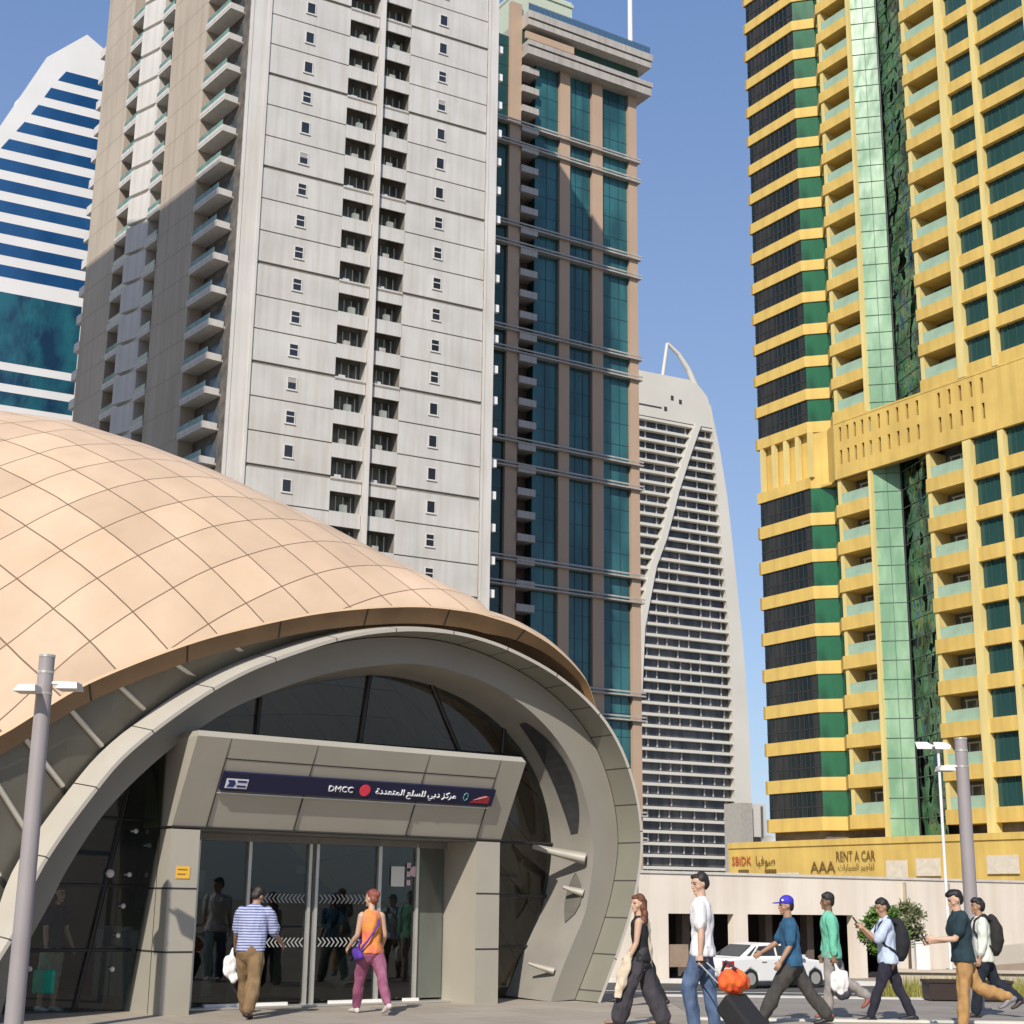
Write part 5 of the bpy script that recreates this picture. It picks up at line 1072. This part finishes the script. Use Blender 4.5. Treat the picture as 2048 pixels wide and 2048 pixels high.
b = MB(); b.add([(.56, -.72, 1.045), (.56, .72, 1.045), (1.15, .6, 1.40), (1.15, -.6, 1.40)], [(0, 1, 2, 3)]); 
for i, vv in enumerate(b.v): b.v[i] = (vv[0]-.02, vv[1], vv[2]+.015)
b.build('rear_window', M_cg, CR)
b = MB(); b.add([(2.58, -.6, 1.45), (2.58, .6, 1.45), (3.38, .72, 1.02), (3.38, -.72, 1.02)], [(0, 1, 2, 3)]); b.build('windscreen', M_cg, CR)
b = MB(); b.box(-.02, .0, -.26, .26, .55, .66); b.build('number_plate', M_white, CR)

# ================================================================== unseen blocks added outside the frame, to shade the wing and show in glass
def block(x, y, az, w, d, h, m, lab, pitch=3.5, name='unseen_block'):
    r = root(name, x, y, -1.28, az, lab, 'building'); b = MB(); b.box(0, w, 0, d, 0, h); b.build('wall', m, r)
    b = MB(); z = 4.
    while z < h-3: b.box(.8, w-.8, -.06, 0, z, z+1.6); b.box(.8, w-.8, d, d+.06, z, z+1.6); b.box(-.06, 0, .8, d-.8, z, z+1.6); b.box(w, w+.06, .8, d-.8, z, z+1.6); z += pitch
    g = b.build('window_bands', M_dkg, r); return r
block(-83.8, 102.4, 142, 36, 22, 118, M_beige, 'unseen beige tower with dark window bands left of the camera view')
block(48, -95, 60, 40, 25, 96, M_conc2, 'added pale tower with dark window bands behind the camera to the right')
block(125, 20, 147, 40, 25, 110, M_conc, 'added pale slab tower with window bands far to the right')
block(-130, -60, 100, 40, 25, 70, M_yel2, 'added low yellow block with window bands behind the camera on the left')
block(10, -190, 80, 60, 25, 60, M_tan, 'added long tan block with window bands far behind the camera')
# ================================================================== light, sky, camera
SUN_AZ, SUN_EL = 195., 38.
ld = bpy.data.lights.new('sun', 'SUN'); ld.energy = 4.4; ld.angle = R(.5); ld.color = (1., .94, .85); lo_ = bpy.data.objects.new('sun', ld); COL.objects.link(lo_)
sd = Vector((math.sin(R(SUN_AZ))*math.cos(R(SUN_EL)), math.cos(R(SUN_AZ))*math.cos(R(SUN_EL)), math.sin(R(SUN_EL)))); lo_.rotation_euler = sd.to_track_quat('Z', 'Y').to_euler()
w = bpy.data.worlds.new('World'); sc.world = w; w.use_nodes = True; nt = w.node_tree; bg = nt.nodes['Background']
sk = nt.nodes.new('ShaderNodeTexSky'); sk.sky_type = 'NISHITA'; sk.sun_disc = False; sk.sun_elevation = R(SUN_EL); sk.sun_rotation = R(SUN_AZ); sk.air_density = 1.0; sk.dust_density = 1.0; sk.ozone_density = 4.0; sk.altitude = 0
tcw = nt.nodes.new('ShaderNodeTexCoord'); sx_ = nt.nodes.new('ShaderNodeSeparateXYZ'); rw = nt.nodes.new('ShaderNodeValToRGB'); mw = nt.nodes.new('ShaderNodeMix'); mw.data_type = 'RGBA'; mw.inputs[0].default_value = .6
rw.color_ramp.elements[0].position = 0.; rw.color_ramp.elements[0].color = (.44, .55, .74, 1); rw.color_ramp.elements[1].position = .62; rw.color_ramp.elements[1].color = (.17, .30, .62, 1)
sc_ = nt.nodes.new('ShaderNodeVectorMath'); sc_.operation = 'SCALE'; sc_.inputs['Scale'].default_value = 6.2
nt.links.new(tcw.outputs['Generated'], sx_.inputs[0]); nt.links.new(sx_.outputs['Z'], rw.inputs[0]); nt.links.new(rw.outputs[0], sc_.inputs[0]); nt.links.new(sk.outputs[0], mw.inputs[6]); nt.links.new(sc_.outputs[0], mw.inputs[7])
nt.links.new(mw.outputs[2], bg.inputs[0]); bg.inputs[1].default_value = .15
cd = bpy.data.cameras.new('camera'); cam = bpy.data.objects.new('camera', cd); COL.objects.link(cam); cd.sensor_width = 36; cd.lens = 36*FOC/2048; cd.clip_start = .1; cd.clip_end = 12000
cam.matrix_world = Matrix(((_Rt.x, _Up.x, -_F.x, 0), (_Rt.y, _Up.y, -_F.y, 0), (_Rt.z, _Up.z, -_F.z, EYE), (0, 0, 0, 1)))
sc.camera = cam
vs_ = sc.view_settings; vs_.view_transform = 'Standard'; vs_.look = 'None'; vs_.gamma = 1; vs_.exposure = 0.1; vs_.use_curve_mapping = False
sc.cycles.max_bounces = 6; sc.cycles.transparent_max_bounces = 12; sc.cycles.use_denoising = True
